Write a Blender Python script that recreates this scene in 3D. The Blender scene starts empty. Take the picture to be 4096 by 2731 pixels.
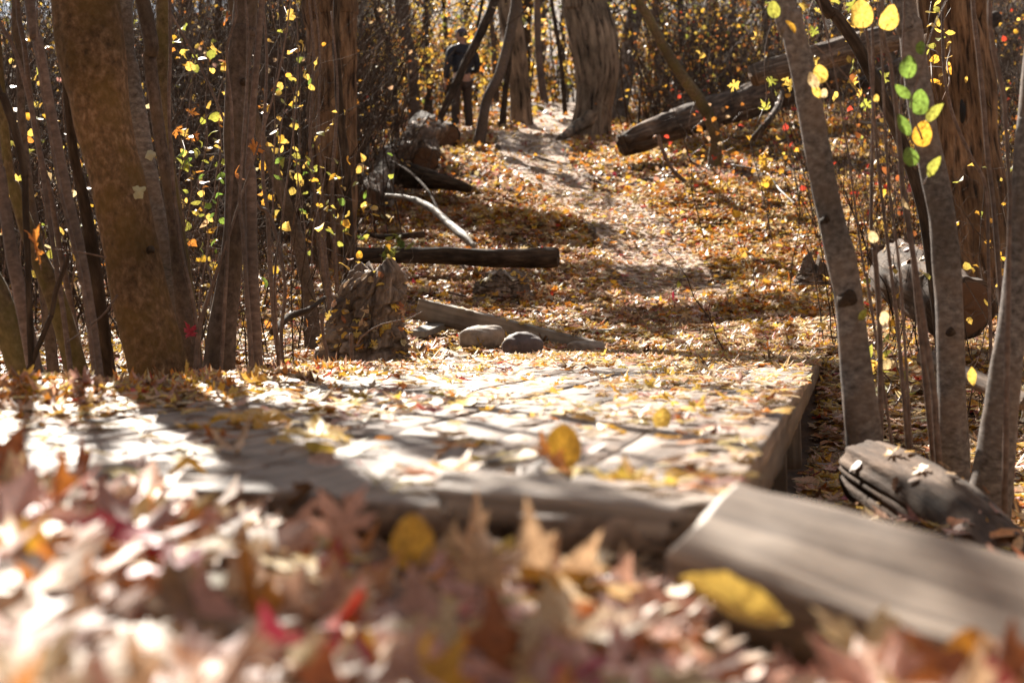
import bpy, math, random
import numpy as np
from mathutils import Vector, Matrix, Euler

random.seed(7)
R = np.random.default_rng(11)
COL = bpy.context.scene.collection
H = 0.16                 # lens height above the deck
F = 6429.0               # focal length in pixels of the 4096 wide frame
rad = math.radians
SUN_AZ, SUN_EL = rad(-21), rad(38)
SUN = np.array([math.sin(SUN_AZ) * math.cos(SUN_EL), math.cos(SUN_AZ) * math.cos(SUN_EL), math.sin(SUN_EL)])

# ------------------------------------------------------------------ noise
def _h(ix, iy, iz, s):
    n = (ix * 374761393 + iy * 668265263 + iz * 1274126177 + s * 974711) & 0xffffffff
    n = ((n ^ (n >> 13)) * 1274126177) & 0xffffffff
    return ((n ^ (n >> 16)) & 0xffff) / 65535.0
def vn(x, y, z=0.0, s=0):
    x, y, z = np.broadcast_arrays(np.asarray(x, float), np.asarray(y, float), np.asarray(z, float))
    ix, iy, iz = np.floor(x).astype(np.int64), np.floor(y).astype(np.int64), np.floor(z).astype(np.int64)
    fx, fy, fz = x - ix, y - iy, z - iz
    fx, fy, fz = [f * f * (3 - 2 * f) for f in (fx, fy, fz)]
    r = 0
    for a in (0, 1):
        for b in (0, 1):
            for c in (0, 1):
                w = (fx if a else 1 - fx) * (fy if b else 1 - fy) * (fz if c else 1 - fz)
                r = r + w * _h(ix + a, iy + b, iz + c, s)
    return r * 2 - 1
def fbm(x, y, z=0.0, s=0, o=3):
    r, a = 0, 1.0
    for k in range(o):
        r = r + a * vn(np.asarray(x) * 2**k, np.asarray(y) * 2**k, np.asarray(z) * 2**k, s + k); a *= .5
    return r
def sm(a, b, x):
    t = np.clip((np.asarray(x, float) - a) / (b - a), 0, 1)
    return t * t * (3 - 2 * t)

# ------------------------------------------------------------------ terrain
_YT = np.array([7.2, 8, 9, 10, 11, 12.5, 14.5, 17, 20, 24, 28, 34, 45, 60, 80, 110, 160, 400])
_PT = np.array([1410, 1354, 1280, 1190, 1105, 985, 855, 735, 632, 547, 500, 440, 372, 310, 235, 130, 10, -60])
_ZT = H - (_PT - 1264) / F * _YT
_PX = np.interp(np.arange(0, 200), [7.4, 10, 12, 14, 17, 20, 24, 28, 34, 60], [2650, 2750, 2620, 2480, 2250, 2120, 2150, 2230, 2280, 2280])
def path_x(Y):
    px = np.interp(Y, [7.4, 10, 12, 14, 17, 20, 24, 28, 34, 60], [2650, 2750, 2620, 2480, 2250, 2120, 2150, 2230, 2280, 2280])
    return (px - 2048) / F * Y
def ground_z(X, Y):
    X = np.asarray(X, float); Y = np.asarray(Y, float)
    z = np.interp(Y, _YT, _ZT, left=_ZT[0])
    g = sm(1.5, 2.3, Y) * (1 - sm(5.0, 7.0, Y))
    z = z - 0.055 * (1 - sm(6.6, 7.3, Y)) - 0.22 * g + .012 * (1 - sm(1.15, 1.3, Y)) - .09 * sm(.06, .2, X) * sm(.85, 1.0, Y) * (1 - sm(1.5, 2, Y)) - .010 + .032 * sm(-.08, -.38, X) * (1 - sm(1.75, 2.1, Y)) + .015 * sm(-.05, -.3, X) * (1 - sm(1.6, 1.8, Y))
    px = path_x(np.clip(Y, 7.4, 60))
    d = X - px
    z = z + sm(8, 12, Y) * 0.10 * np.clip(d - 0.7, 0, 7) * (1 - sm(40, 60, Y))
    z = z - sm(7.6, 9, Y) * 0.05 * np.exp(-(d / 0.45) ** 2)
    z = z + sm(7.5, 14, Y) * (0.10 * fbm(X * .6, Y * .6, 0, 3) + .03 * vn(X * 2.4, Y * 2.4, 0, 4))
    z = z + (1 - sm(1.6, 2.2, Y)) * .012 * vn(X * 5, Y * 5, 0, 5)
    z = z + .11 * np.exp(-((X - .70) / .2) ** 2 - ((Y - 2.6) / .6) ** 2)
    z = z - 12 * sm(42, 110, Y) * sm(-.13, -.24, X / np.maximum(Y, 1))
    z = z + .02 * vn(X * 3, Y * 3, 0, 6) * sm(2, 3, Y)
    return z
def P(px, py, Y):
    return np.array([(px - 2048) / F * Y, Y, H - (py - 1264) / F * Y])
def hit(px, py, y0=0.7, y1=120):
    Y = np.geomspace(y0, y1, 1500)
    r = H - (py - 1264) / F * Y
    g = ground_z((px - 2048) / F * Y, Y)
    k = np.argmax(r < g)
    if not (r < g).any(): k = len(Y) - 1
    return np.array([(px - 2048) / F * Y[k], Y[k], float(g[k])])

# ------------------------------------------------------------------ materials
def new_mat(name):
    m = bpy.data.materials.new(name); m.use_nodes = True
    nt = m.node_tree; nt.nodes.clear()
    out = nt.nodes.new('ShaderNodeOutputMaterial'); b = nt.nodes.new('ShaderNodeBsdfPrincipled')
    nt.links.new(b.outputs[0], out.inputs[0])
    return m, nt, b, out
def N(nt, t, **kw):
    n = nt.nodes.new(t)
    for k, v in kw.items():
        if k in n.inputs: n.inputs[k].default_value = v
        else: setattr(n, k, v)
    return n
def ramp(nt, fac, stops):
    r = nt.nodes.new('ShaderNodeValToRGB'); nt.links.new(fac, r.inputs[0])
    e = r.color_ramp.elements
    while len(e) < len(stops): e.new(0.5)
    for i, (p, c) in enumerate(stops):
        e[i].position = p; e[i].color = (*c, 1)
    return r.outputs[0]
def mixc(nt, f, a, b):
    m = nt.nodes.new('ShaderNodeMix'); m.data_type = 'RGBA'
    for s, v in ((m.inputs[0], f), (m.inputs[6], a), (m.inputs[7], b)):
        if hasattr(v, 'links'): nt.links.new(v, s)
        elif isinstance(v, (int, float)): s.default_value = v
        else: s.default_value = (*v, 1)
    return m.outputs[2]
def bark(name, dark, mid, light, su, sv, bump=.5, patch=None, patch_amt=.5, horiz=False, rough=.85, spec=.25, dist=.004, stops=(.32, .5, .68)):
    m, nt, b, _ = new_mat(name)
    tc = nt.nodes.new('ShaderNodeTexCoord')
    mp = nt.nodes.new('ShaderNodeMapping'); nt.links.new(tc.outputs['UV'], mp.inputs[0])
    mp.inputs['Scale'].default_value = (su, sv, 1)
    n1 = N(nt, 'ShaderNodeTexNoise', Scale=1.0, Detail=7.0, Roughness=.65); nt.links.new(mp.outputs[0], n1.inputs[0])
    c = ramp(nt, n1.outputs[0], [(stops[0], dark), (stops[1], mid), (stops[2], light)])
    n2 = N(nt, 'ShaderNodeTexNoise', Scale=9.0, Detail=4.0, Roughness=.6); nt.links.new(tc.outputs['Object'], n2.inputs[0])
    if patch:
        f = ramp(nt, n2.outputs[0], [(.45, (0, 0, 0)), (.6, (patch_amt,) * 3)])
        c = mixc(nt, f, c, patch)
    n3 = N(nt, 'ShaderNodeTexNoise', Scale=2.2, Detail=5.0); nt.links.new(tc.outputs['Object'], n3.inputs[0])
    f3 = ramp(nt, n3.outputs[0], [(.36, (.55, .54, .52)), (.66, (1.35, 1.28, 1.22))])
    mul = nt.nodes.new('ShaderNodeMix'); mul.data_type = 'RGBA'; mul.blend_type = 'MULTIPLY'; mul.inputs[0].default_value = 1
    nt.links.new(c, mul.inputs[6]); nt.links.new(f3, mul.inputs[7])
    nt.links.new(mul.outputs[2], b.inputs['Base Color'])
    b.inputs['Roughness'].default_value = rough
    b.inputs['Specular IOR Level'].default_value = spec
    bp = N(nt, 'ShaderNodeBump', Strength=bump, Distance=dist)
    nt.links.new(n1.outputs[0], bp.inputs['Height']); nt.links.new(bp.outputs[0], b.inputs['Normal'])
    return m
M = {}
M['mossy'] = bark('mossy_bark', (.06, .036, .018), (.155, .09, .045), (.30, .19, .115), 60, 38, 1, (.115, .068, .018), .7, dist=.009)
M['olive'] = bark('olive_bark', (.05, .034, .018), (.115, .078, .042), (.2, .145, .085), 60, 40, .5, (.10, .085, .02), .5, dist=.0025)
M['grey'] = bark('smooth_grey_bark', (.045, .032, .026), (.10, .073, .06), (.165, .125, .105), 60, 45, .4, (.09, .062, .035), .5, dist=.0015)
M['birch'] = bark('lenticel_bark', (.052, .043, .040), (.135, .117, .11), (.25, .225, .212), 55, 75, .4, (.17, .12, .09), .5, dist=.0018)
M['sapling'] = bark('sapling_bark', (.06, .035, .025), (.12, .075, .055), (.2, .14, .11), 40, 60, .3, dist=.001, rough=.6, spec=.4)
M['brush'] = bark('brush_bark', (.025, .017, .013), (.065, .045, .034), (.115, .083, .066), 40, 30, .2, dist=.001, rough=.9, spec=.12)
M['darkbark'] = bark('dark_bark', (.016, .011, .008), (.048, .033, .024), (.10, .072, .052), 40, 8, .7, dist=.005, spec=.15)
M['furrow'] = bark('furrowed_bark', (.02, .013, .009), (.16, .11, .075), (.29, .21, .145), 15, 2.4, 1, dist=.04, stops=(.38, .46, .62))
M['shaggy'] = bark('shaggy_bark', (.018, .010, .006), (.125, .07, .038), (.27, .165, .095), 40, 5, 1, dist=.015, stops=(.36, .47, .66))
M['grime'] = bark('weathered_log', (.03, .02, .015), (.125, .09, .068), (.27, .21, .17), 45, 3, .9, dist=.008)
M['palewood'] = bark('bleached_branch', (.09, .07, .055), (.26, .225, .19), (.42, .38, .34), 40, 8, .8, dist=.004, rough=.65, spec=.3)
M['greylog'] = bark('grey_dead_log', (.045, .034, .027), (.15, .125, .108), (.33, .29, .26), 18, 4, .8, dist=.01, patch=(.05, .035, .025), patch_amt=.6)
M['darklog'] = bark('dark_log_bark', (.02, .013, .009), (.085, .055, .038), (.2, .14, .10), 25, 4, 1, dist=.015)
M['stump'] = bark('stump_bark', (.035, .025, .02), (.15, .112, .09), (.30, .24, .2), 26, 9, 1.0, dist=.012)

def cut_mat():
    m, nt, b, _ = new_mat('cut_wood_rings')
    tc = nt.nodes.new('ShaderNodeTexCoord')
    w = N(nt, 'ShaderNodeTexWave', Scale=40.0, Distortion=6.0, Detail=3.0); w.wave_type = 'RINGS'; w.rings_direction = 'Z'
    nt.links.new(tc.outputs['Object'], w.inputs[0])
    n = N(nt, 'ShaderNodeTexNoise', Scale=14.0, Detail=5.0); nt.links.new(tc.outputs['Object'], n.inputs[0])
    c = ramp(nt, w.outputs[0], [(0, (.07, .034, .016)), (1, (.13, .062, .028))])
    c2 = mixc(nt, n.outputs[0], c, (.1, .045, .02))
    nt.links.new(c2, b.inputs['Base Color']); b.inputs['Roughness'].default_value = .85
    return m
M['cut'] = cut_mat()

def wood(name, dark, mid, light, bump=.5, gs=1.0):
    m, nt, b, _ = new_mat(name)
    tc = nt.nodes.new('ShaderNodeTexCoord')
    mp = nt.nodes.new('ShaderNodeMapping'); nt.links.new(tc.outputs['Object'], mp.inputs[0])
    mp.inputs['Scale'].default_value = (2.5 * gs, 60 * gs, 60 * gs)
    n1 = N(nt, 'ShaderNodeTexNoise', Scale=1.0, Detail=6.0, Roughness=.6); nt.links.new(mp.outputs[0], n1.inputs[0])
    n2 = N(nt, 'ShaderNodeTexNoise', Scale=7.0, Detail=5.0); nt.links.new(tc.outputs['Object'], n2.inputs[0])
    c = ramp(nt, n1.outputs[0], [(.3, dark), (.5, mid), (.7, light)])
    f = ramp(nt, n2.outputs[0], [(.36, (.55, .5, .46)), (.6, (1.08, 1.06, 1.04))])
    mul = nt.nodes.new('ShaderNodeMix'); mul.data_type = 'RGBA'; mul.blend_type = 'MULTIPLY'; mul.inputs[0].default_value = 1
    nt.links.new(c, mul.inputs[6]); nt.links.new(f, mul.inputs[7])
    oi = nt.nodes.new('ShaderNodeObjectInfo')
    v = ramp(nt, oi.outputs['Random'], [(0, (.82, .82, .84)), (1, (1.1, 1.07, 1.04))])
    m2 = nt.nodes.new('ShaderNodeMix'); m2.data_type = 'RGBA'; m2.blend_type = 'MULTIPLY'; m2.inputs[0].default_value = 1
    nt.links.new(mul.outputs[2], m2.inputs[6]); nt.links.new(v, m2.inputs[7])
    nt.links.new(m2.outputs[2], b.inputs['Base Color'])
    b.inputs['Roughness'].default_value = .6; b.inputs['Specular IOR Level'].default_value = .4
    bp = N(nt, 'ShaderNodeBump', Strength=bump, Distance=.002)
    nt.links.new(n1.outputs[0], bp.inputs['Height']); nt.links.new(bp.outputs[0], b.inputs['Normal'])
    return m
M['plank'] = wood('weathered_plank', (.07, .046, .033), (.205, .152, .116), (.31, .238, .19), .9)
M['sill'] = wood('worn_timber', (.10, .07, .05), (.32, .255, .2), (.47, .39, .31), 1.0, .8)
M['darkwood'] = wood('shade_dark_timber', (.05, .032, .02), (.11, .075, .048), (.18, .125, .085), .6)  # under-deck timber; its shade is put into a darker brown
M['greyboard'] = wood('grey_board', (.11, .09, .07), (.19, .155, .12), (.27, .22, .175), .4)

def stone(name, a, bcol, sc=18):
    m, nt, b, _ = new_mat(name)
    tc = nt.nodes.new('ShaderNodeTexCoord')
    n1 = N(nt, 'ShaderNodeTexNoise', Scale=sc, Detail=9.0, Roughness=.75); nt.links.new(tc.outputs['Object'], n1.inputs[0])
    c = ramp(nt, n1.outputs[0], [(.35, a), (.65, bcol)])
    nt.links.new(c, b.inputs['Base Color']); b.inputs['Roughness'].default_value = .75
    bp = N(nt, 'ShaderNodeBump', Strength=.5, Distance=.006); nt.links.new(n1.outputs[0], bp.inputs['Height']); nt.links.new(bp.outputs[0], b.inputs['Normal'])
    return m
M['stone_light'] = stone('pale_stone', (.13, .095, .07), (.30, .235, .185))
M['stone_dark'] = stone('purple_stone', (.045, .032, .031), (.12, .086, .082))
M['slab'] = stone('grey_slab', (.12, .105, .085), (.2, .175, .15), 40)

def soil(name, a, b_, sc):
    m, nt, b, _ = new_mat(name)
    tc = nt.nodes.new('ShaderNodeTexCoord')
    n1 = N(nt, 'ShaderNodeTexNoise', Scale=sc, Detail=10.0, Roughness=.75); nt.links.new(tc.outputs['Object'], n1.inputs[0])
    c = ramp(nt, n1.outputs[0], [(.35, a), (.65, b_)])
    nt.links.new(c, b.inputs['Base Color']); b.inputs['Roughness'].default_value = .9
    bp = N(nt, 'ShaderNodeBump', Strength=.8, Distance=.02); nt.links.new(n1.outputs[0], bp.inputs['Height']); nt.links.new(bp.outputs[0], b.inputs['Normal'])
    return m
M['soil'] = soil('forest_soil', (.035, .02, .011), (.12, .065, .033), 9)
M['dirt'] = soil('trodden_dirt', (.26, .18, .13), (.52, .40, .32), 22)

def leaf_mat(name='leaf', trans=.38, gloss=.36):
    m, nt, b, out = new_mat(name)
    at = nt.nodes.new('ShaderNodeAttribute'); at.attribute_name = 'col'
    tc = nt.nodes.new('ShaderNodeTexCoord')
    n1 = N(nt, 'ShaderNodeTexNoise', Scale=160.0, Detail=3.0); nt.links.new(tc.outputs['Object'], n1.inputs[0])
    f = ramp(nt, n1.outputs[0], [(.38, (.68, .62, .56)), (.58, (1.08, 1.05, 1))])
    mul = nt.nodes.new('ShaderNodeMix'); mul.data_type = 'RGBA'; mul.blend_type = 'MULTIPLY'; mul.inputs[0].default_value = 1
    nt.links.new(at.outputs['Color'], mul.inputs[6]); nt.links.new(f, mul.inputs[7])
    nt.links.new(mul.outputs[2], b.inputs['Base Color'])
    b.inputs['Roughness'].default_value = gloss; b.inputs['Specular IOR Level'].default_value = .5
    tr = nt.nodes.new('ShaderNodeBsdfTranslucent'); nt.links.new(mul.outputs[2], tr.inputs[0])
    mx = nt.nodes.new('ShaderNodeMixShader'); mx.inputs[0].default_value = trans
    nt.links.new(b.outputs[0], mx.inputs[1]); nt.links.new(tr.outputs[0], mx.inputs[2]); nt.links.new(mx.outputs[0], out.inputs[0])
    return m
M['leaf'] = leaf_mat('fallen_leaf_surface', .36, .5)
M['livingleaf'] = leaf_mat('hanging_leaf_surface', .55, .42)

def plain(name, c, rough=.85):
    m, nt, b, _ = new_mat(name)
    tc = nt.nodes.new('ShaderNodeTexCoord')
    n1 = N(nt, 'ShaderNodeTexNoise', Scale=30.0, Detail=4.0); nt.links.new(tc.outputs['Object'], n1.inputs[0])
    cc = ramp(nt, n1.outputs[0], [(.3, tuple(x * .75 for x in c)), (.7, tuple(x * 1.2 for x in c))])
    nt.links.new(cc, b.inputs['Base Color']); b.inputs['Roughness'].default_value = rough
    return m

# ------------------------------------------------------------------ mesh helpers
def mesh_obj(name, V, faces, mat, parent=None, colors=None, uv=None, smooth=True, loc=None, rot=None):
    """faces: int array (n,3) or (n,4) or list of such arrays"""
    if not isinstance(faces, list): faces = [faces]
    faces = [np.asarray(f, np.int32) for f in faces if len(f)]
    me = bpy.data.meshes.new(name)
    V = np.asarray(V, np.float32)
    me.vertices.add(len(V)); me.vertices.foreach_set('co', V.ravel())
    idx = np.concatenate([f.ravel() for f in faces])
    tot = np.concatenate([np.full(len(f), f.shape[1], np.int32) for f in faces])
    st = np.concatenate([[0], np.cumsum(tot)[:-1]]).astype(np.int32)
    me.loops.add(len(idx)); me.loops.foreach_set('vertex_index', idx)
    me.polygons.add(len(tot)); me.polygons.foreach_set('loop_start', st)
    me.polygons.foreach_set('loop_total', tot)
    if smooth: me.polygons.foreach_set('use_smooth', np.ones(len(tot), bool))
    if colors is not None:
        a = me.color_attributes.new('col', 'FLOAT_COLOR', 'POINT')
        c = np.ones((len(V), 4), np.float32); c[:, :3] = colors; a.data.foreach_set('color', c.ravel())
    if uv is not None:
        u = me.uv_layers.new(name='UVMap'); u.data.foreach_set('uv', np.asarray(uv, np.float32)[idx].ravel())
    me.update(calc_edges=True)
    if mat is not None: me.materials.append(mat)
    o = bpy.data.objects.new(name, me); COL.objects.link(o)
    if parent is not None: o.parent = parent
    if loc is not None: o.location = loc
    if rot is not None: o.rotation_euler = rot
    return o
def tag(o, label=None, cat=None, group=None, kind=None):
    if label: o['label'] = label
    if cat: o['category'] = cat
    if group: o['group'] = group
    if kind: o['kind'] = kind
    return o
def thing(name, label, cat, loc=(0, 0, 0), group=None):
    o = bpy.data.objects.new(name, None); COL.objects.link(o)
    o.location = loc; o.empty_display_size = .1
    return tag(o, label, cat, group)

def spline(pts, n):
    p = np.asarray(pts, float)
    if len(p) == 2:
        t = np.linspace(0, 1, n)[:, None]; return p[0] * (1 - t) + p[1] * t
    q = np.vstack([2 * p[0] - p[1], p, 2 * p[-1] - p[-2]])
    out = []
    m = len(p) - 1
    for t in np.linspace(0, m, n):
        i = min(int(t), m - 1); f = t - i
        a, b, c, d = q[i], q[i + 1], q[i + 2], q[i + 3]
        out.append(.5 * ((2 * b) + (-a + c) * f + (2 * a - 5 * b + 4 * c - d) * f * f + (-a + 3 * b - 3 * c + d) * f**3))
    return np.array(out)
def tube(pts, radii, sides=14, n=None, lump=.05, seed=0, cap=True, furrow=0., fu=20, fv=2., origin=None, lumpf=3.0):
    """returns V, faces, uv ; pts (k,3), radii (k)"""
    k = n or max(4, len(pts) * 4)
    pr = spline(np.column_stack([np.asarray(pts, float), radii]), k)
    C, r = pr[:, :3], np.maximum(pr[:, 3], 1e-4)
    T = np.gradient(C, axis=0); T /= np.linalg.norm(T, axis=1)[:, None]
    ref = np.array([0., 1., 0.]) if abs(T[:, 1]).mean() < .8 else np.array([0., 0., 1.])
    A = ref - (T @ ref)[:, None] * T; A /= np.linalg.norm(A, axis=1)[:, None]
    B = np.cross(T, A)
    th = np.linspace(0, 2 * np.pi, sides + 1)
    L = np.concatenate([[0], np.cumsum(np.linalg.norm(np.diff(C, axis=0), axis=1))])
    rr = r[:, None] * np.ones((1, sides + 1))
    nx, ny = np.cos(th)[None], np.sin(th)[None]
    rm = r.mean()
    rr = rr * (1 + lump * fbm(nx * 1.3 + seed, ny * 1.3, L[:, None] * lumpf / max(rm * 10, .1), seed))
    if furrow:
        u = th[None] / (2 * np.pi) * fu
        w = .45 * fbm(nx * 2, ny * 2, L[:, None] * fv * .6, seed + 9)
        a = np.abs(vn(u + w, L[:, None] * fv, 0, seed + 4) ) 
        b = np.abs(vn(u * 2 + w * 2, L[:, None] * fv * 2.2, 0, seed + 5))
        rid = 1 - np.clip(a * 2.2, 0, 1)
        rid[:, -1] = rid[:, 0]
        rr = rr + rm * furrow * (.5 - rid) + rm * furrow * .35 * (b - .4)
    rr[:, -1] = rr[:, 0]
    V = C[:, None, :] + rr[..., None] * (nx[..., None] * A[:, None, :] + ny[..., None] * B[:, None, :])
    V = V.reshape(-1, 3)
    i = np.arange(k - 1)[:, None] * (sides + 1); j = np.arange(sides)[None]
    q = np.stack([i + j, i + j + 1, i + sides + 1 + j + 1, i + sides + 1 + j], -1).reshape(-1, 4)
    uv = np.stack([np.broadcast_to(th[None] * rm, rr.shape), np.broadcast_to(L[:, None], rr.shape)], -1).reshape(-1, 2)
    fs = [q]
    if cap:
        base = len(V)
        V = np.vstack([V, C[0], C[-1]]); uv = np.vstack([uv, [0, 0], [0, L[-1]]])
        jj = np.arange(sides)
        fs.append(np.stack([jj + 1, jj, np.full(sides, base)], -1))
        o2 = (k - 1) * (sides + 1)
        fs.append(np.stack([o2 + jj, o2 + jj + 1, np.full(sides, base + 1)], -1))
    return V, fs, uv
def tube_obj(name, pts, radii, mat, parent=None, origin=None, **kw):
    V, fs, uv = tube(pts, radii, **kw)
    if origin is not None: V = V - np.asarray(origin)
    return mesh_obj(name, V, fs, mat, parent, uv=uv)
def merge(parts):
    Vs, T, Q, U, off = [], [], [], [], 0
    for V, fs, uv in parts:
        Vs.append(V); U.append(uv)
        for f in fs:
            (Q if f.shape[1] == 4 else T).append(f + off)
        off += len(V)
    out = []
    if Q: out.append(np.vstack(Q))
    if T: out.append(np.vstack(T))
    return np.vstack(Vs), out, np.vstack(U)
def tubes_fast(C, r, sides=3):
    """C (n,k,3), r (n,k): many thin tubes at once"""
    n, k = r.shape
    T = np.gradient(C, axis=1); T /= np.linalg.norm(T, axis=2)[..., None] + 1e-9
    ref = R.normal(size=(n, 1, 3)); ref /= np.linalg.norm(ref, axis=2)[..., None]
    A = np.cross(T, np.broadcast_to(ref, T.shape)); A /= np.linalg.norm(A, axis=2)[..., None] + 1e-9
    B = np.cross(T, A)
    th = np.arange(sides) * 2 * np.pi / sides
    V = C[:, :, None] + r[:, :, None, None] * (np.cos(th)[None, None, :, None] * A[:, :, None] + np.sin(th)[None, None, :, None] * B[:, :, None])
    V = V.reshape(-1, 3)
    a = np.arange(n)[:, None, None] * k * sides; b = np.arange(k - 1)[None, :, None] * sides
    j = np.arange(sides)[None, None]; j2 = (j + 1) % sides
    q = np.stack([a + b + j, a + b + j2, a + b + sides + j2, a + b + sides + j], -1).reshape(-1, 4)
    uv = np.column_stack([V[:, 0] * .3, V[:, 2]])
    return V, [q], uv

# ------------------------------------------------------------------ leaves
def fan(out):
    out = np.asarray(out, float); n = len(out)
    c = out.mean(0)
    V = np.vstack([out, c]); i = np.arange(n)
    return V, np.stack([i, (i + 1) % n, np.full(n, n)], -1), np.concatenate([np.ones(n), [0]])
def maple_outline():
    half = [(0.0, -.30), (.10, -.36), (.26, -.36), (.40, -.44), (.36, -.28), (.52, -.22), (.34, -.12), (.20, -.06), (.38, .06), (.60, .06), (.54, .18),
            (.66, .32), (.46, .28), (.30, .24), (.16, .14), (.17, .34), (.25, .44), (.13, .46), (0.0, .74)]
    return half + [(-x * .96, y * 1.02) for x, y in half[-2:0:-1]]
def round_outline(n=14, serr=.03):
    o = []
    for i in range(n):
        a = -np.pi / 2 + 2 * np.pi * i / n
        r = .42 * (1 + serr * (i % 2)) * (1 - .07 * math.cos(3 * a))
        x, y = r * math.cos(a) * .95, r * math.sin(a)
        if i == n // 2: y += .16
        if i == 0: y += .06
        o.append((x, y))
    return o
def oval_outline(): return [(0, -.5), (.13, -.34), (.2, -.1), (.18, .14), (.1, .34), (0, .52), (-.1, .34), (-.19, .14), (-.2, -.1), (-.12, -.34)]
def simple_outline(): return [(0, -.4), (.35, -.25), (.3, .15), (0, .5), (-.34, .2), (-.36, -.2)]
def far_outline(): return [(0, -.42), (.4, 0), (0, .45), (-.38, .05)]
def protos(outline, n, curl=.5, seed=1):
    rg = np.random.default_rng(seed); res = []
    for _ in range(n):
        V, T, e = fan(outline)
        jit = V + rg.normal(scale=.012, size=V.shape)
        x, y = jit[:, 0], jit[:, 1]
        a, b, c = rg.normal(scale=curl, size=3)
        fold = rg.uniform(-.35, .45) * curl
        z = a * x * x * 1.2 + b * y * y + c * x * y + fold * np.abs(x) + rg.normal(scale=.03 * curl, size=len(x)) * e
        k = 1 / (1 + .5 * abs(a) * x * x)
        res.append((np.column_stack([x * k, y, z]), T, e))
    return res
PR = {
    'maple': protos(maple_outline(), 12, .75, 3), 'flatmaple': protos(maple_outline(), 10, .28, 13), 'flatround': protos(round_outline(), 8, .3, 14),
    'round': protos(round_outline(), 8, .5, 4),
    'oval': protos(oval_outline(), 8, .8, 5),
    'simple': protos(simple_outline(), 8, .8, 6),
    'far': protos(far_outline(), 6, .6, 7),
}
PAL = {
    'tan': (.56, .37, .225), 'pink': (.56, .32, .25), 'brown': (.22, .115, .055), 'orange': (.62, .24, .045), 'gold': (.70, .40, .05),
    'yellow': (.72, .50, .11), 'cream': (.66, .52, .30), 'red': (.48, .06, .035), 'crimson': (.42, .04, .07), 'rust': (.38, .13, .04), 'green': (.17, .27, .05), 'lime': (.36, .37, .07), 'dark': (.10, .055, .03),
}
def pick_cols(weights, n, rg=R):
    ks = list(weights); w = np.array([weights[k] for k in ks], float); w /= w.sum()
    c = np.array([PAL[k] for k in ks])[rg.choice(len(ks), n, p=w)]
    c = c * rg.uniform(.72, 1.18, (n, 1)) * rg.uniform(.93, 1.07, (n, 3))
    return np.clip(c, .01, .9)
def rot_mats(yaw, tilt, tdir):
    n = len(yaw)
    cz, sz = np.cos(yaw), np.sin(yaw)
    Rz = np.zeros((n, 3, 3)); Rz[:, 0, 0] = cz; Rz[:, 0, 1] = -sz; Rz[:, 1, 0] = sz; Rz[:, 1, 1] = cz; Rz[:, 2, 2] = 1
    ax = np.stack([np.cos(tdir), np.sin(tdir), np.zeros(n)], -1)
    c, s = np.cos(tilt), np.sin(tilt)
    K = np.zeros((n, 3, 3)); K[:, 0, 1] = -ax[:, 2]; K[:, 0, 2] = ax[:, 1]; K[:, 1, 0] = ax[:, 2]; K[:, 1, 2] = -ax[:, 0]; K[:, 2, 0] = -ax[:, 1]; K[:, 2, 1] = ax[:, 0]
    I = np.eye(3)[None]
    Rt = I + s[:, None, None] * K + (1 - c)[:, None, None] * (K @ K)
    return Rt @ Rz
def leaf_mesh(kinds, pos, size, tilt, cols, rg=R, tdir=None):
    """kinds: dict proto kind -> weight. returns V,T,C"""
    n = len(pos)
    ks = list(kinds); w = np.array([kinds[k] for k in ks], float); w /= w.sum()
    ch = rg.choice(len(ks), n, p=w)
    Rm = rot_mats(rg.uniform(0, 2 * np.pi, n), tilt, rg.uniform(0, 2 * np.pi, n) if tdir is None else tdir)
    Vs, Ts, Cs, off = [], [], [], 0
    for ki, k in enumerate(ks):
        pl = PR[k]; sub = rg.integers(0, len(pl), n)
        for pi, (pv, pt, pe) in enumerate(pl):
            m = (ch == ki) & (sub == pi)
            q = int(m.sum())
            if not q: continue
            V = np.einsum('nij,vj->nvi', Rm[m], pv) * size[m][:, None, None] + pos[m][:, None]
            c = cols[m][:, None, :] * (1 - .22 * pe[None, :, None] * rg.uniform(0, 1, (q, 1, 1)))
            Vs.append(V.reshape(-1, 3)); Cs.append(c.reshape(-1, 3))
            Ts.append((pt[None] + (np.arange(q) * len(pv))[:, None, None] + off).reshape(-1, 3)); off += q * len(pv)
    return np.vstack(Vs), np.vstack(Ts), np.vstack(Cs)
def leaf_obj(name, kinds, pos, size, tilt, cols, mat='leaf', parent=None, origin=None, tdir=None):
    V, T, C = leaf_mesh(kinds, pos, size, tilt, cols, tdir=tdir)
    if origin is not None: V = V - np.asarray(origin)
    return mesh_obj(name, V, T, M[mat], parent, colors=C, smooth=False)

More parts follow.
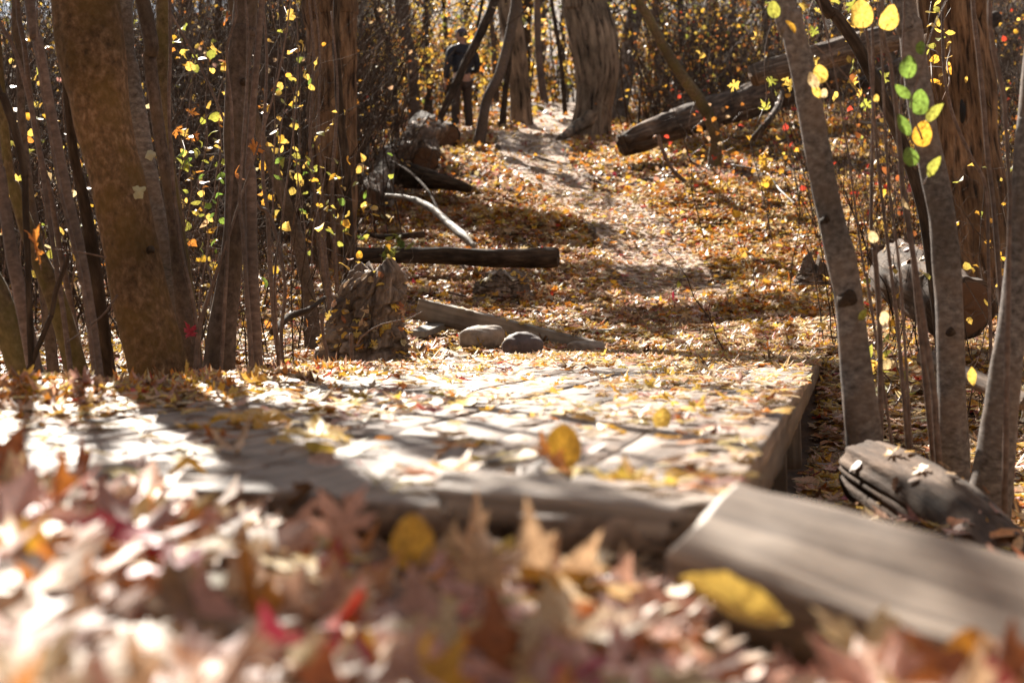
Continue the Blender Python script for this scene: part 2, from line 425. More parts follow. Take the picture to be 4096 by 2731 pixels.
# ------------------------------------------------------------------ setting: ground, path
def build_ground():
    ys = np.concatenate([np.linspace(-6, .4, 10), np.linspace(.5, 9, 170), np.linspace(9.05, 30, 200)[1:], np.geomspace(30.2, 400, 90)[1:]])
    s = np.linspace(-1, 1, 241); s = s * (.35 + .65 * np.abs(s))
    W = 3.5 + np.clip(ys, 0, None) * .9
    X = s[None] * W[:, None] * 1.6; Y = np.broadcast_to(ys[:, None], X.shape)
    V = np.stack([X, Y, ground_z(X, Y)], -1).reshape(-1, 3)
    nx = len(s); i = np.arange(len(ys) - 1)[:, None] * nx; j = np.arange(nx - 1)[None]
    q = np.stack([i + j, i + j + 1, i + nx + j + 1, i + nx + j], -1).reshape(-1, 4)
    o = mesh_obj('ground', V, q, M['soil']); tag(o, 'brown forest soil under the fallen leaves', kind='structure')
    ys = np.linspace(8.4, 40, 400); s = np.linspace(-1, 1, 15)
    wid = .44 + .15 * vn(ys * .9, 0, 0, 21) + .12 * sm(12, 30, ys)
    X = path_x(ys)[:, None] + s[None] * wid[:, None]; Y = np.broadcast_to(ys[:, None], X.shape)
    Z = ground_z(X, Y) + .006 - .02 * (np.abs(s) > .95)[None]
    V = np.stack([X, Y, Z], -1).reshape(-1, 3); nx = len(s); i = np.arange(len(ys) - 1)[:, None] * nx; j = np.arange(nx - 1)[None]
    q = np.stack([i + j, i + j + 1, i + nx + j + 1, i + nx + j], -1).reshape(-1, 4)
    o = mesh_obj('path', V, q, M['dirt']); tag(o, 'trodden dirt footpath climbing through the leaves', kind='structure')
build_ground()

# ------------------------------------------------------------------ bridge
BU = np.array([.2075, 1.0, 0]); BU /= np.linalg.norm(BU)          # along the boards, away from camera
BV = np.array([-BU[1], BU[0], 0])                                   # across, to the left
BO = np.array([-.0999, 0, 0]) + 0                                   # right edge line passes here (computed below)
pe = P(3290, 1410, 7.046); BO = pe - BU * (pe[1] / BU[1])
def B(l, a, z=0.0): return BO + BU * l + BV * a + np.array([0, 0, z])
def beam(name, p0, p1, W, T, mat, parent=None, seg=40, rag=.003, bev=.006, roll=0., endrag=.01, upw=None, seed=0, sag=0., warp=0.):
    """box timber, top centre line from p0 to p1; mesh local x along it"""
    p0, p1 = np.asarray(p0, float), np.asarray(p1, float)
    L = np.linalg.norm(p1 - p0); x = (p1 - p0) / L
    up = np.array([0, 0, 1.]); y = np.cross(up, x); y /= np.linalg.norm(y); z = np.cross(x, y)
    if roll: y, z = y * math.cos(roll) + z * math.sin(roll), z * math.cos(roll) - y * math.sin(roll)
    hw = W / 2; b = bev
    prof = []
    m = 5
    for yy in np.linspace(-hw + b, hw - b, m): prof.append((yy, 0))
    prof += [(hw - .3 * b, -.3 * b), (hw, -b)]; prof += [(hw, yy) for yy in np.linspace(-b, -T, 4)[1:]]
    prof += [(-hw, yy) for yy in np.linspace(-T, -b, 4)]; prof += [(-hw + .3 * b, -.3 * b)]
    prof = np.array(prof); k = len(prof)
    xs = np.linspace(0, L, seg)
    V = np.zeros((seg, k, 3))
    V[..., 0] = xs[:, None]; V[..., 1] = prof[None, :, 0]; V[..., 2] = prof[None, :, 1]
    e = np.sign(prof[:, 0]) * (np.abs(prof[:, 0]) > hw * .8)
    V[..., 1] += e[None] * rag * fbm(xs[:, None] * 9 + seed * 7.3, prof[None, :, 0] * 3 + prof[None, :, 1] * 12, 0, seed)
    V[..., 2] += rag * .8 * fbm(xs[:, None] * 6, prof[None, :, 0] * 22, 0, seed + 3) - sag * (4 * (xs / L) * (1 - xs / L))[:, None] + warp * np.sin(xs * 1.7 + seed)[:, None] * prof[None, :, 0] / hw
    en = endrag * fbm(prof[:, 0] * 60 + seed, prof[:, 1] * 30, 0, seed + 5)
    V[0, :, 0] += en; V[-1, :, 0] += endrag * fbm(prof[:, 0] * 60 - seed, prof[:, 1] * 30, 0, seed + 6)
    V = V.reshape(-1, 3)
    i = np.arange(seg - 1)[:, None] * k; j = np.arange(k)[None]; j2 = (j + 1) % k
    q = np.stack([i + j, i + k + j, i + k + j2, i + j2], -1).reshape(-1, 4)
    c0 = V[:k].mean(0); c1 = V[-k:].mean(0); n = len(V); V = np.vstack([V, c0, c1])
    jj = np.arange(k); t0 = np.stack([jj, (jj + 1) % k, np.full(k, n)], -1); o_ = (seg - 1) * k
    t1 = np.stack([o_ + (jj + 1) % k, o_ + jj, np.full(k, n + 1)], -1)
    o = mesh_obj(name, V, [q, np.vstack([t0, t1])], mat, None, smooth=False)
    o.matrix_world = Matrix(((x[0], y[0], z[0], p0[0]), (x[1], y[1], z[1], p0[1]), (x[2], y[2], z[2], p0[2]), (0, 0, 0, 1)))
    if parent is not None:
        o.parent = parent; o.matrix_parent_inverse = Matrix.Translation(-Vector(parent.location))
    return o
def near_l(a):   # along position of the ragged near end for across offset a
    X0, Y0, X1, Y1 = -.503, 1.60, .16, 1.27
    # solve B(l,a) on the line
    p = BO + BV * a; d = np.array([X1 - X0, Y1 - Y0]); n = np.array([-d[1], d[0]])
    return float(((np.array([X0, Y0]) - p[:2]) @ n) / (BU[:2] @ n))
bridge = thing('wooden_footbridge', 'low weathered wooden footbridge scattered with yellow leaves', 'footbridge', tuple(B(4, .7, -.05)))
PW = .171; NB = 8
for k in range(NB):
    a = k * PW + PW / 2
    l0 = near_l(a) + .005 * (k % 3 - 1)
    l1 = 7.2 + (0.06, 0, -.04, .03, -.1, -.5, -1.0, -1.5)[k]
    lo, part = l0, 0
    cuts = {1: [3.9], 3: [2.9, 5.2], 5: [4.1], 6: [2.4], 4: [4.7], 0: [5.4]}.get(k, [])
    for ce in cuts + [l1]:
        beam('plank', B(lo, a, .002 * ((k * 3 + part) % 3 - 1)), B(ce - .006, a, .002 * ((k * 5 + part) % 3 - 1)), PW - .005, .03, M['plank'], bridge, seg=int(12 + 22 * (ce - lo)), rag=.0018, bev=.003, seed=k * 7 + part, warp=.0012, endrag=.006)
        lo = ce + .004; part += 1
# sill under the near end, side stringer, posts
s0 = B(near_l(-.02) + .06, -.02, -.033); s1 = B(near_l(1.5) + .06, 1.5, -.033)
beam('sill_beam', s0 , s1, .14, .10, M['darkwood'], bridge, seg=50, rag=.006, bev=.01, seed=91)
tip = P(2620, 2098, 1.235)
beam('threshold_board', P(1880, 1975, 1.44) * np.array([1, 1, 0]) + [0, 0, .014], np.array([tip[0] + .05, tip[1] + .10, .006]), .12, .03, M['sill'], bridge, seg=40, rag=.006, bev=.008, seed=44, endrag=.03)
beam('stringer', B(1.75, .037, -.034), B(7.15, .037, -.034), .06, .055, M['darkwood'], bridge, seg=60, rag=.003, seed=92)
beam('stringer', B(1.9, 1.30, -.042), B(6.0, 1.30, -.042), .06, .09, M['darkwood'], bridge, seg=40, rag=.003, seed=93)
for l in (2.0, 2.7, 3.7, 5.0, 6.4):
    for a in (.04, 1.30):
        if a > 1 and l > 6: continue
        p = B(l, a, -.133)
        beam('post', p, p + np.array([.0, .0001, -.35]) + np.array([.003, 0, 0]), .085, .085, M['darkwood'], bridge, seg=8, seed=int(l * 10))
    if l < 6: beam('cross_beam', B(l, .08, -.05), B(l, 1.27, -.05), .06, .07, M['darkwood'], bridge, seg=12, seed=int(l * 11))

# the big squared kerb timber at the lower right
a0 = P(2815, 2055, 1.28); a1 = P(4560, 2590, 1.12)
kt = beam('kerb_timber', a0, a1, .125, .085, M['sill'], None, seg=70, rag=.006, bev=.006, roll=rad(24), seed=31, endrag=.004)
tag(kt, 'thick pale squared kerb timber running off beside the near end of the footbridge', 'timber')
# path edging timber beyond the deck
b0 = P(1690, 1193, 8.1); b1 = P(2385, 1366, 7.5)
et = beam('edging_timber', b0, b1, .065, .105, M['greyboard'], None, seg=50, rag=.0015, bev=.003, seed=33, endrag=.003)
tag(et, 'long grey squared edging timber half buried in leaves behind the two round stones', 'timber')

# slabs
def slab(label, corners, T, name='stone_slab'):
    c = np.array(corners); n = len(c); m = c.mean(0)
    o_ = thing(name, label, 'slab', tuple(m - [0, 0, T])); bpy.data.objects.remove(o_)
    V = np.vstack([c - m, c * 1 - m - [0, 0, T]])
    q = [np.array([[0, 1, 2, 3]]), np.array([[j, j + n, (j + 1) % n + n, (j + 1) % n] for j in range(n)])]
    o = mesh_obj(name, V, q, M['slab'], smooth=False, loc=tuple(m))
    bv = o.modifiers.new('b', 'BEVEL'); bv.width = .004; bv.segments = 2
    return tag(o, label, 'slab')
slab('flat grey slab lying beside the gnarled stump at the far left end of the footbridge', [P(1583, 1431, 5.7), P(1726, 1466, 5.5), P(1872, 1424, 5.85), P(1704, 1364, 6.2)], .045)
slab('small grey slab mostly hidden by leaves between the stump and the edging timber', [P(1650, 1318, 7.8), P(1700, 1325, 7.7), P(1785, 1292, 8.0), P(1730, 1278, 8.2)], .03)

# boulders
def boulder(label, px, py, Y, w, h, d, mat, seed, rot=0):
    n, k = 40, 24
    th = np.linspace(0, 2 * np.pi, n, endpoint=False); ph = np.linspace(0, np.pi, k)
    x = np.sin(ph)[:, None] * np.cos(th); y = np.sin(ph)[:, None] * np.sin(th); z = np.cos(ph)[:, None] * np.ones(n)
    pw = lambda v, e: np.sign(v) * np.abs(v) ** e
    X, Yy, Z = pw(x, .85) * w / 2, pw(y, .85) * d / 2, pw(z, .8) * h / 2
    f = 1 + .16 * fbm(x * 1.3 + seed, y * 1.3, z * 1.3, seed) + .028 * fbm(x * 5, y * 6, z * 6, seed + 2)
    V = np.stack([X * f, Yy * f, Z * f], -1).reshape(-1, 3)
    i = np.arange(k - 1)[:, None] * n; j = np.arange(n)[None]; j2 = (j + 1) % n
    q = np.stack([i + j, i + n + j, i + n + j2, i + j2], -1).reshape(-1, 4)
    o = mesh_obj('boulder', V, q, M[mat], loc=tuple(P(px, py, Y)), rot=(0, 0, rot))
    return tag(o, label, 'stone')
boulder('pale grey round stone in the leaves just in front of the edging timber', 1930, 1352, 7.25, .205, .115, .16, 'stone_light', 3)
boulder('dark purplish round stone in the leaves by the far end of the footbridge', 2090, 1380, 6.95, .165, .105, .14, 'stone_dark', 8)
boulder('small pointed grey stone half buried at the near tip of the edging timber', 2345, 1392, 7.3, .16, .07, .12, 'stone_light', 12, .4)

# ------------------------------------------------------------------ trees
TREES = []
def tree(label, pts, Y, mat='grey', sides=16, up=3.0, name='slender_tree', cat='tree', group=None, lump=.05, furrow=0, fu=16, fv=2.5, base='ground', flare=1.25, part='trunk', Yb=None, seed=None, n=None, toplean=None):
    seed = seed if seed is not None else len(TREES) + 3
    k = len(pts)
    Ys = np.linspace(Y, Yb if Yb else Y, k)
    C = [P(p[0], p[1], y) for p, y in zip(pts, Ys)]; r = [p[2] / 2 * y / F for p, y in zip(pts, Ys)]
    d = C[0] - C[1]; d /= np.linalg.norm(d)
    if up > 0:
        lean = np.array([d[0] * .6 + .04 * math.sin(seed * 2.1), .05 * math.cos(seed), max(d[2], .6)])
        if toplean is not None: lean = np.array(toplean, float)
        lean /= np.linalg.norm(lean)
        C = [C[0] + lean * up, C[0] + lean * up * .5 + np.array([.03, .02, 0])] + C; r = [r[0] * .45, r[0] * .75] + r
    zb = float(ground_z(C[-1][0], C[-1][1]))
    dd = C[-1] - C[-2]; dd /= np.linalg.norm(dd)
    if base == 'ground':
        drop = max(C[-1][2] - zb, 0) + .08
        C.append(C[-1] + dd * drop / max(abs(dd[2]), .4)); r.append(r[-1] * flare)
    t = thing(name, label, cat, (float(C[-1][0]), float(C[-1][1]), zb), group)
    o = tube_obj(part, C, r, mat if not isinstance(mat, str) else M[mat], t, origin=t.location, sides=sides, n=n or max(24, 6 * len(C)), lump=lump, seed=seed, furrow=furrow, fu=fu, fv=fv)
    rec = dict(o=t, top=np.array(C[0]), mid=np.array(C[1]), base=np.array(C[-1]), C=C, r=r)
    TREES.append(rec)
    return rec
def crown(rec, n, spread, kinds, cols, size=.05, zlo=.3, twigs=14, tl=.8, mat='livingleaf', barkm='sapling', down=.1, tr=.006):
    """twigs growing from the trunk with leaves along them: one crown part"""
    C = spline(np.array(rec['C']), 60); o = np.array(rec['o'].location)
    hgt = C[0][2] - C[-1][2]
    idx = R.integers(0, int(60 * (1 - zlo)), twigs)
    st = C[idx]; ang = R.uniform(0, 2 * np.pi, twigs); L = tl * R.uniform(.4, 1.2, twigs)
    dirs = np.stack([np.cos(ang), np.sin(ang), R.uniform(.1, 1.0, twigs)], -1); dirs /= np.linalg.norm(dirs, axis=1)[:, None]
    tt = np.linspace(0, 1, 7)
    cur = R.normal(scale=.25, size=(twigs, 3))
    pts = st[:, None] + dirs[:, None] * (L[:, None] * tt)[..., None] + cur[:, None] * (L[:, None] * tt**2)[..., None]
    pts += R.normal(scale=.012, size=pts.shape) * tt[None, :, None]
    rr = tr * (1 - .8 * tt)[None] * R.uniform(.6, 1.3, (twigs, 1))
    # second order
    m = 3; ii = np.repeat(np.arange(twigs), m); jj = R.integers(2, 6, twigs * m)
    s2 = pts[ii, jj]; d2 = dirs[ii] + R.normal(scale=.7, size=(twigs * m, 3)); d2 /= np.linalg.norm(d2, axis=1)[:, None]
    L2 = L[ii] * R.uniform(.25, .6, twigs * m)
    p2 = s2[:, None] + d2[:, None] * (L2[:, None] * tt)[..., None] + R.normal(scale=.01, size=(twigs * m, 7, 3)) * tt[None, :, None]
    allp = np.concatenate([pts, p2]); allr = np.concatenate([rr, rr[ii] * .5])
    V1, f1, u1 = tubes_fast(allp, allr, 4)
    tw = mesh_obj('twig_work', V1 - o, f1, M[barkm], rec['o'], uv=u1)
    if n:
        a = R.integers(0, len(allp), n); b = R.uniform(.15, 1, n)
        bi = np.minimum((b * 6).astype(int), 5); fr = (b * 6 - bi)[:, None]
        pos = allp[a, bi] * (1 - fr) + allp[a, bi + 1] * fr + R.normal(scale=spread, size=(n, 3))
        leaf_obj('foliage', kinds, pos, size * R.uniform(.7, 1.25, n), R.uniform(.2, 2.6, n), pick_cols(cols, n), mat, rec['o'], origin=o)

YG = {'yellow': 4, 'lime': 3, 'gold': 2, 'green': 1.5, 'orange': .6}
OR = {'orange': 3, 'gold': 3, 'yellow': 2, 'tan': 2, 'rust': 2}

# left clump beside the bridge
T1 = tree('thickest mossy brown trunk of the clump left of the footbridge', [(345, -20, 262), (397, 400, 232), (440, 600, 215), (483, 800, 222), (553, 1150, 220), (617, 1400, 230), (650, 1560, 240)], 4.3, 'mossy', flare=1.0, sides=40, up=2.6, lump=.09, name='mossy_tree', n=110, seed=5)
T2 = tree('grey speckled trunk close behind the right side of the thick mossy trunk', [(498, 0, 62), (530, 300, 62), (575, 650, 95), (625, 900, 92), (690, 1200, 86), (740, 1500, 80)], 4.7, 'birch', up=2.6, seed=6)
T3 = tree('dark thin trunk leaning along the grey speckled trunk, peeling reddish bark', [(570, 0, 60), (600, 250, 54), (640, 550, 50), (690, 850, 54), (722, 1100, 68), (772, 1500, 88)], 4.5, 'grey', up=2.4, seed=7, toplean=(-.3, .15, 1))
T4 = tree('olive trunk partly hidden behind the dark thin trunk right of the mossy tree', [(655, -20, 58), (645, 350, 56), (680, 700, 54), (745, 1100, 46), (790, 1500, 55)], 5.1, 'olive', up=2.4, seed=8)
T5 = tree('dark purplish kinked trunk standing right of the mossy tree clump', [(985, -30, 96), (975, 120, 96), (948, 300, 88), (945, 520, 96), (948, 800, 96), (928, 1050, 92), (893, 1300, 112), (868, 1560, 138)], 4.6, 'grey', sides=26, up=2.6, lump=.08, n=80, seed=9)
T6 = tree('straight brown stem hard against the right of the dark purplish trunk', [(1002, 560, 30), (1003, 700, 46), (1008, 1000, 44), (1020, 1300, 48), (1032, 1560, 56)], 4.5, 'sapling', up=1.4, seed=10)
T8 = tree('slim straight leaning stem left of the mossy tree, lit along one edge', [(112, -40, 42), (150, 160, 42), (190, 380, 42), (232, 600, 44), (275, 800, 40), (320, 1000, 40), (362, 1250, 40), (402, 1560, 42)], 4.0, 'sapling', up=2.2, seed=11)
T9 = tree('dark blackish stem touching the left side of the mossy tree', [(214, -20, 16), (240, 150, 32), (268, 350, 36), (292, 600, 40), (335, 800, 46), (368, 1000, 56), (400, 1250, 60), (445, 1560, 60)], 4.6, 'darkbark', up=1.6, seed=12)
T10 = tree('grey stem at the far left rising behind the crossing saplings', [(62, -20, 30), (78, 200, 32), (88, 500, 34), (120, 800, 40), (170, 1100, 44), (215, 1500, 50)], 5.2, 'grey', up=2.2, seed=13)
T12 = tree('reddish smooth stem at the left edge leaning toward the bridge', [(-30, 480, 44), (0, 700, 48), (45, 1000, 52), (95, 1250, 56), (155, 1560, 64)], 3.9, 'sapling', up=2.0, seed=14)
T13 = tree('olive mossy trunk low at the left leaning behind the reddish stem', [(20, 560, 40), (60, 760, 52), (140, 1000, 70), (225, 1200, 84), (330, 1560, 96)], 4.4, 'olive', up=2.0, seed=15)
T14 = tree('stout dark mossy base at the lower left edge of the clump', [(-110, 900, 110), (-20, 1180, 118), (60, 1370, 126), (135, 1580, 140)], 4.2, 'olive', sides=26, up=1.5, seed=16)
T11 = tree('blackish broken stem at the left edge crossing the pale saplings', [(-40, 240, 30), (20, 400, 36), (70, 560, 34), (98, 700, 32), (104, 860, 26)], 3.8, 'darkbark', up=1.5, base='ground', seed=17)
st = tree('crooked black dead stick propped between the leaning stems at the left', [(272, 1010, 12), (262, 1060, 18), (225, 1160, 20), (205, 1260, 20), (168, 1350, 22)], 3.8, 'darkbark', up=0, name='dead_stick', cat='stick', seed=18, part='stem')
def patch(rec, px, py, Y, r0, col, name='lichen', seed=1):
    th = np.linspace(0, 2 * np.pi, 25)[:-1]; rr = r0 * (1 + .35 * fbm(np.cos(th) * 2, np.sin(th) * 2, 0, seed)); c = P(px, py, Y)
    V = [[0, -.004, 0]] + [[a * math.cos(b) * q, -.002 + .006 * q * q, a * math.sin(b) * q * 1.2] for q in (.5, 1) for a, b in zip(rr, th)]
    j = np.arange(24); j2 = (j + 1) % 24
    o = mesh_obj(name, np.array(V) + c - np.array(rec['o'].location), [np.stack([0 * j, 1 + j, 1 + j2], -1), np.stack([1 + j, 25 + j, 25 + j2, 1 + j2], -1)], plain(name + '_surface', col), rec['o'])
patch(T1, 556, 768, 4.212, .016, (.36, .33, .2), seed=4); patch(T2, 600, 618, 4.66, .013, (.34, .33, .24), seed=5)
# thin saplings on the left
for i, (lab, pts, Y) in enumerate([
    ('thin wavy pale-edged sapling in front of the dark purplish trunk', [(948, -40, 10), (945, 60, 12), (912, 170, 12), (908, 260, 10), (925, 420, 12), (930, 640, 14), (920, 800, 14), (905, 1100, 15), (880, 1560, 16)], 4.2),
    ('straight twig-thin sapling midway between mossy tree and purplish trunk', [(680, -30, 12), (682, 200, 14), (676, 420, 14), (690, 700, 15), (725, 1000, 16), (778, 1250, 18), (800, 1560, 20)], 4.3),
    ('thin sapling crossing from the upper left edge toward the slim leaning stem', [(-30, 0, 14), (50, 180, 16), (100, 330, 18), (150, 560, 20), (180, 760, 20), (215, 1000, 20), (260, 1300, 22), (290, 1560, 24)], 4.1),
    ('pale thin sapling parallel and left of the slim leaning stem', [(70, -30, 20), (100, 200, 22), (125, 420, 24), (165, 640, 26), (205, 800, 26), (240, 1000, 26), (290, 1250, 26), (345, 1560, 28)], 4.6),
    ('thin reddish sapling rising through the gap left of the mossy trunk', [(150, 200, 8), (190, 480, 12), (240, 760, 14), (300, 1000, 17), (345, 1230, 18), (385, 1560, 22)], 3.7),
    ('thin brown sapling just right of the stem beside the purplish trunk', [(960, 760, 14), (975, 950, 18), (985, 1150, 20), (1000, 1350, 22), (1012, 1560, 26)], 4.1),
    ('slender sapling splitting in a narrow fork right of the mossy trunk', [(935, 880, 10), (880, 1050, 14), (830, 1200, 16), (795, 1330, 20), (780, 1560, 30)], 4.2),
    ('hair-thin sapling leaning over the leafy gap near the purplish trunk', [(1130, 860, 8), (1100, 1100, 10), (1105, 1300, 12), (1120, 1560, 12)], 4.6),
]):
    tree(lab, pts, Y, 'sapling', sides=8, up=.8, name='thin_sapling', cat='sapling', seed=40 + i, lump=.08)
# mid left stems
T16 = tree('tall shaggy ridged brown trunk standing among the yellow leaved shrubs', [(1318, -60, 205), (1322, 100, 196), (1330, 400, 184), (1332, 700, 178), (1332, 900, 184), (1330, 1060, 200)], 11.3, 'shaggy', sides=90, up=4.0, lump=.07, furrow=.13, fu=24, fv=2.2, name='shaggy_tree', n=170, seed=21)
tree('dark slim trunk in front of the shaggy tree reaching down to the log', [(1345, 60, 26), (1352, 300, 30), (1362, 480, 34), (1382, 650, 36), (1392, 860, 40), (1402, 1080, 54)], 9.2, 'darkbark', up=2.5, seed=22)
tree('bowed grey trunk left of the gnarled stump', [(1010, 420, 36), (1080, 640, 44), (1140, 800, 52), (1185, 930, 54), (1212, 1060, 50), (1238, 1200, 52), (1250, 1330, 72)], 7.4, 'grey', up=2.5, seed=23)
for i, (lab, pts, Y) in enumerate([
    ('thin straight stem just left of the dark slim trunk', [(1330, 700, 14), (1335, 900, 15), (1345, 1090, 18)], 8.9),
    ('thin stem directly above the gnarled stump, leaning right', [(1240, 560, 14), (1262, 800, 18), (1285, 1000, 20), (1310, 1190, 22)], 8.2),
    ('very thin stem between bowed grey trunk and gnarled stump', [(1275, 500, 10), (1290, 800, 12), (1300, 1000, 14), (1322, 1170, 14)], 8.4),
    ('thin forked stem at the right of the purplish trunk', [(1050, 650, 16), (1070, 850, 18), (1080, 1050, 20), (1100, 1300, 22), (1130, 1540, 20)], 6.2),
    ('crooked thin stem rising left of the bowed grey trunk', [(1010, 780, 14), (1070, 850, 16), (1110, 960, 16), (1140, 1150, 14), (1125, 1340, 16), (1140, 1540, 16)], 5.6),
    ('broken topped thin stem standing before the gnarled stump', [(1288, 1250, 22), (1290, 1320, 14), (1310, 1420, 14), (1330, 1540, 16)], 5.0),
    ('short cut stub stem in front of the middle of the gnarled stump', [(1405, 1332, 17), (1407, 1420, 17), (1410, 1540, 18)], 4.9),
]):
    tree(lab, pts, Y, 'sapling', sides=7, up=(.9 if i < 5 else 0), name='thin_sapling', cat='sapling', seed=60 + i, lump=.1)
# background trunks
T19 = tree('grey upright trunk in the brush left of the hiker', [(1605, -40, 56), (1618, 120, 46), (1645, 230, 46), (1656, 350, 42), (1656, 495, 50)], 23.5, 'grey', up=5, seed=25)
tree('thin dark trunk leaning left of the grey upright trunk by the hiker', [(1500, 20, 14), (1545, 160, 18), (1572, 260, 20), (1585, 480, 20)], 22, 'darkbark', up=3, seed=26, sides=8)
tree('dark leaning trunk crossing in front of the hiker', [(1985, -30, 36), (1942, 90, 38), (1900, 180, 36), (1852, 275, 34), (1800, 390, 32), (1752, 490, 26)], 22.5, 'darkbark', up=4, seed=27, sides=12)
tree('thinner dark stem behind the leaning trunk at the hiker', [(1930, 0, 14), (1905, 130, 14), (1890, 250, 16), (1868, 340, 16), (1860, 510, 18)], 30, 'darkbark', up=3, seed=28, sides=8)
tree('curving grey brown trunk at the left edge of the path', [(2070, -30, 46), (2052, 80, 42), (2035, 160, 40), (2000, 290, 38), (1948, 400, 40), (1922, 540, 48)], 21.5, 'grey', up=4, seed=29)
tree('thick reddish brown trunk left of the path where it bends', [(2030, -40, 88), (2048, 120, 90), (2068, 250, 80), (2080, 380, 82), (2086, 492, 98)], 27.5, 'furrow', sides=40, up=5, seed=30, furrow=.08, fu=26, fv=.8, name='path_side_tree', n=70)
tree('slim dark stem between the curving trunk and the reddish trunk', [(2045, 150, 20), (2030, 300, 24), (2018, 400, 24), (2010, 500, 34)], 25.5, 'darkbark', up=2, seed=31, sides=10)
T26 = tree('great furrowed cottonwood trunk beside the bend of the path', [(2330, -60, 172), (2340, 20, 176), (2374, 150, 192), (2388, 300, 172), (2374, 420, 146), (2364, 505, 160)], 24.2, 'furrow', sides=140, up=7, seed=32, furrow=.05, fu=46, fv=.9, name='cottonwood_tree', n=170, flare=1.1)
rb = hit(2362, 500)
root = tube_obj('root', [P(2400, 440, 24.1), P(2335, 490, 23.8), P(2280, 530, 22.8), P(2232, 556, 22.0)], [.11, .10, .07, .03], M['furrow'], T26['o'], origin=T26['o'].location, sides=16, lump=.15, seed=3)
tree('paler leaning trunk close behind the great cottonwood', [(2560, -40, 66), (2540, 60, 64), (2520, 160, 62), (2505, 280, 72), (2480, 370, 90)], 29.5, 'greylog', up=5, seed=33, sides=22)
tree('slim bent leaning trunk on the right bank over the fallen log', [(2545, -40, 34), (2590, 60, 38), (2640, 160, 40), (2710, 280, 44), (2790, 390, 48), (2838, 470, 50), (2862, 560, 50), (2858, 650, 56)], 18.3, 'olive', up=3, seed=34, sides=16)
bgt = [(1700, 26, 20, 1720, 33), (1560, 10, 16, 1540, 31), (1450, 14, 20, 1470, 27), (1770, 0, 18, 1790, 38), (1960, 0, 22, 1985, 37), (2150, 10, 30, 2178, 36), (2200, 0, 18, 2262, 33), (2250, 0, 14, 2270, 44), (2620, 0, 34, 2640, 38), (2720, 0, 26, 2700, 35),
       (2860, 0, 30, 2880, 40), (2940, 0, 24, 2900, 33), (3060, 0, 40, 3080, 30), (1230, 0, 34, 1210, 19), (1120, 0, 26, 1150, 23), (880, 0, 30, 800, 16), (760, 0, 24, 770, 20), (1180, 0, 18, 1100, 17), (2110, 0, 50, 2098, 42), (3180, 0, 26, 3150, 26)]
lab_bg = ['slender trunk seen left of the hiker deep in the brush', 'faint trunk left of the grey upright trunk in the far brush', 'thin trunk just right of the shaggy tree in the distance', 'thin distant trunk straight above the hiker cap', 'thin distant trunk between the leaning trunk and the path', 'thin distant trunk right of the reddish path side trunk', 'slanting distant trunk left of the great cottonwood', 'thinnest distant trunk left of the great cottonwood',
          'distant trunk right of the paler leaning trunk', 'distant trunk above the fallen log on the right bank', 'far dark trunk over the upper right bank brush', 'far leaning trunk over the right bank log', 'stouter far trunk left of the pale barked right tree', 'stout brush trunk left of the shaggy tree', 'leaning brush trunk between purplish and shaggy trees', 'leaning dim trunk left behind the purplish trunk', 'dim trunk between mossy and purplish trees', 'crooked brush trunk left of the shaggy tree', 'light grey distant trunk behind the reddish path side trunk', 'dim trunk directly behind the pale barked right tree']
for i, (xt, yt, w, xb, Y) in enumerate(bgt):
    xm = (xt + xb) / 2 + 12 * math.sin(i * 2.3)
    zb = ground_z((xb - 2048) / F * Y, Y); pb = 1264 - (zb - H) / Y * F
    tree(lab_bg[i], [(xt, -40, w * .85), (xm, pb * .5, w), (xb, pb, w * 1.15)], Y, ('darkbark', 'grey', 'sapling')[i % 3], up=4, seed=80 + i, sides=9, name='distant_tree', group='slim trunks in the woods behind the clearing')
# right side trees near the bridge
TR1 = tree('nearest slim grey trunk right of the footbridge, sunlit down its left side', [(3120, -80, 92), (3158, 60, 96), (3215, 300, 100), (3252, 500, 106), (3288, 700, 104), (3330, 900, 108), (3362, 1030, 118), (3395, 1190, 112), (3415, 1400, 122), (3440, 1600, 132), (3462, 1790, 150)], 3.35, 'birch', sides=40, up=2.2, lump=.07, n=120, seed=35, name='grey_barked_tree')
TR2 = tree('second slim grey trunk standing behind the gnarled lower right log', [(3605, -80, 92), (3640, 100, 94), (3665, 300, 98), (3700, 520, 104), (3738, 700, 108), (3768, 860, 108), (3790, 1100, 112), (3800, 1350, 112), (3808, 1600, 112), (3812, 1800, 128)], 3.6, 'birch', sides=36, up=2.2, lump=.07, n=110, seed=36, name='grey_barked_tree')
TR3 = tree('pale lit trunk at the right edge with mossy flecks', [(4150, 200, 100), (4120, 500, 104), (4095, 800, 104), (4075, 1050, 108), (4050, 1300, 116), (4022, 1500, 130), (3990, 1750, 150), (3970, 1900, 170)], 3.3, 'birch', sides=30, up=2.0, lump=.07, n=90, seed=37, name='grey_barked_tree')
tree('dark leaning trunk crossing behind the second grey trunk', [(3255, -60, 46), (3340, 60, 48), (3425, 180, 50), (3500, 330, 50), (3570, 480, 50), (3640, 660, 48), (3690, 840, 44), (3730, 1100, 44), (3760, 1350, 46)], 5.6, 'darkbark', up=2, seed=38, sides=16)
TR4 = tree('broad shaggy reddish brown trunk with a dark hollow at the upper right', [(3800, -60, 250), (3815, 150, 262), (3835, 400, 270), (3850, 600, 290), (3870, 800, 330)], 9.6, 'shaggy', sides=100, up=3.5, lump=.10, furrow=.13, fu=26, fv=2.0, name='shaggy_tree', n=150, seed=39)
hol = mesh_obj('hollow', *(lambda p: (p[0], p[1]))(tube([P(3846, 400, 9.40), P(3852, 440, 9.38), P(3848, 500, 9.40)], [.006, .018, .007], sides=12, n=12, lump=.2)), plain('hollow_dark', (.006, .004, .003)), TR4['o']); hol.location = -Vector(TR4['o'].location); 
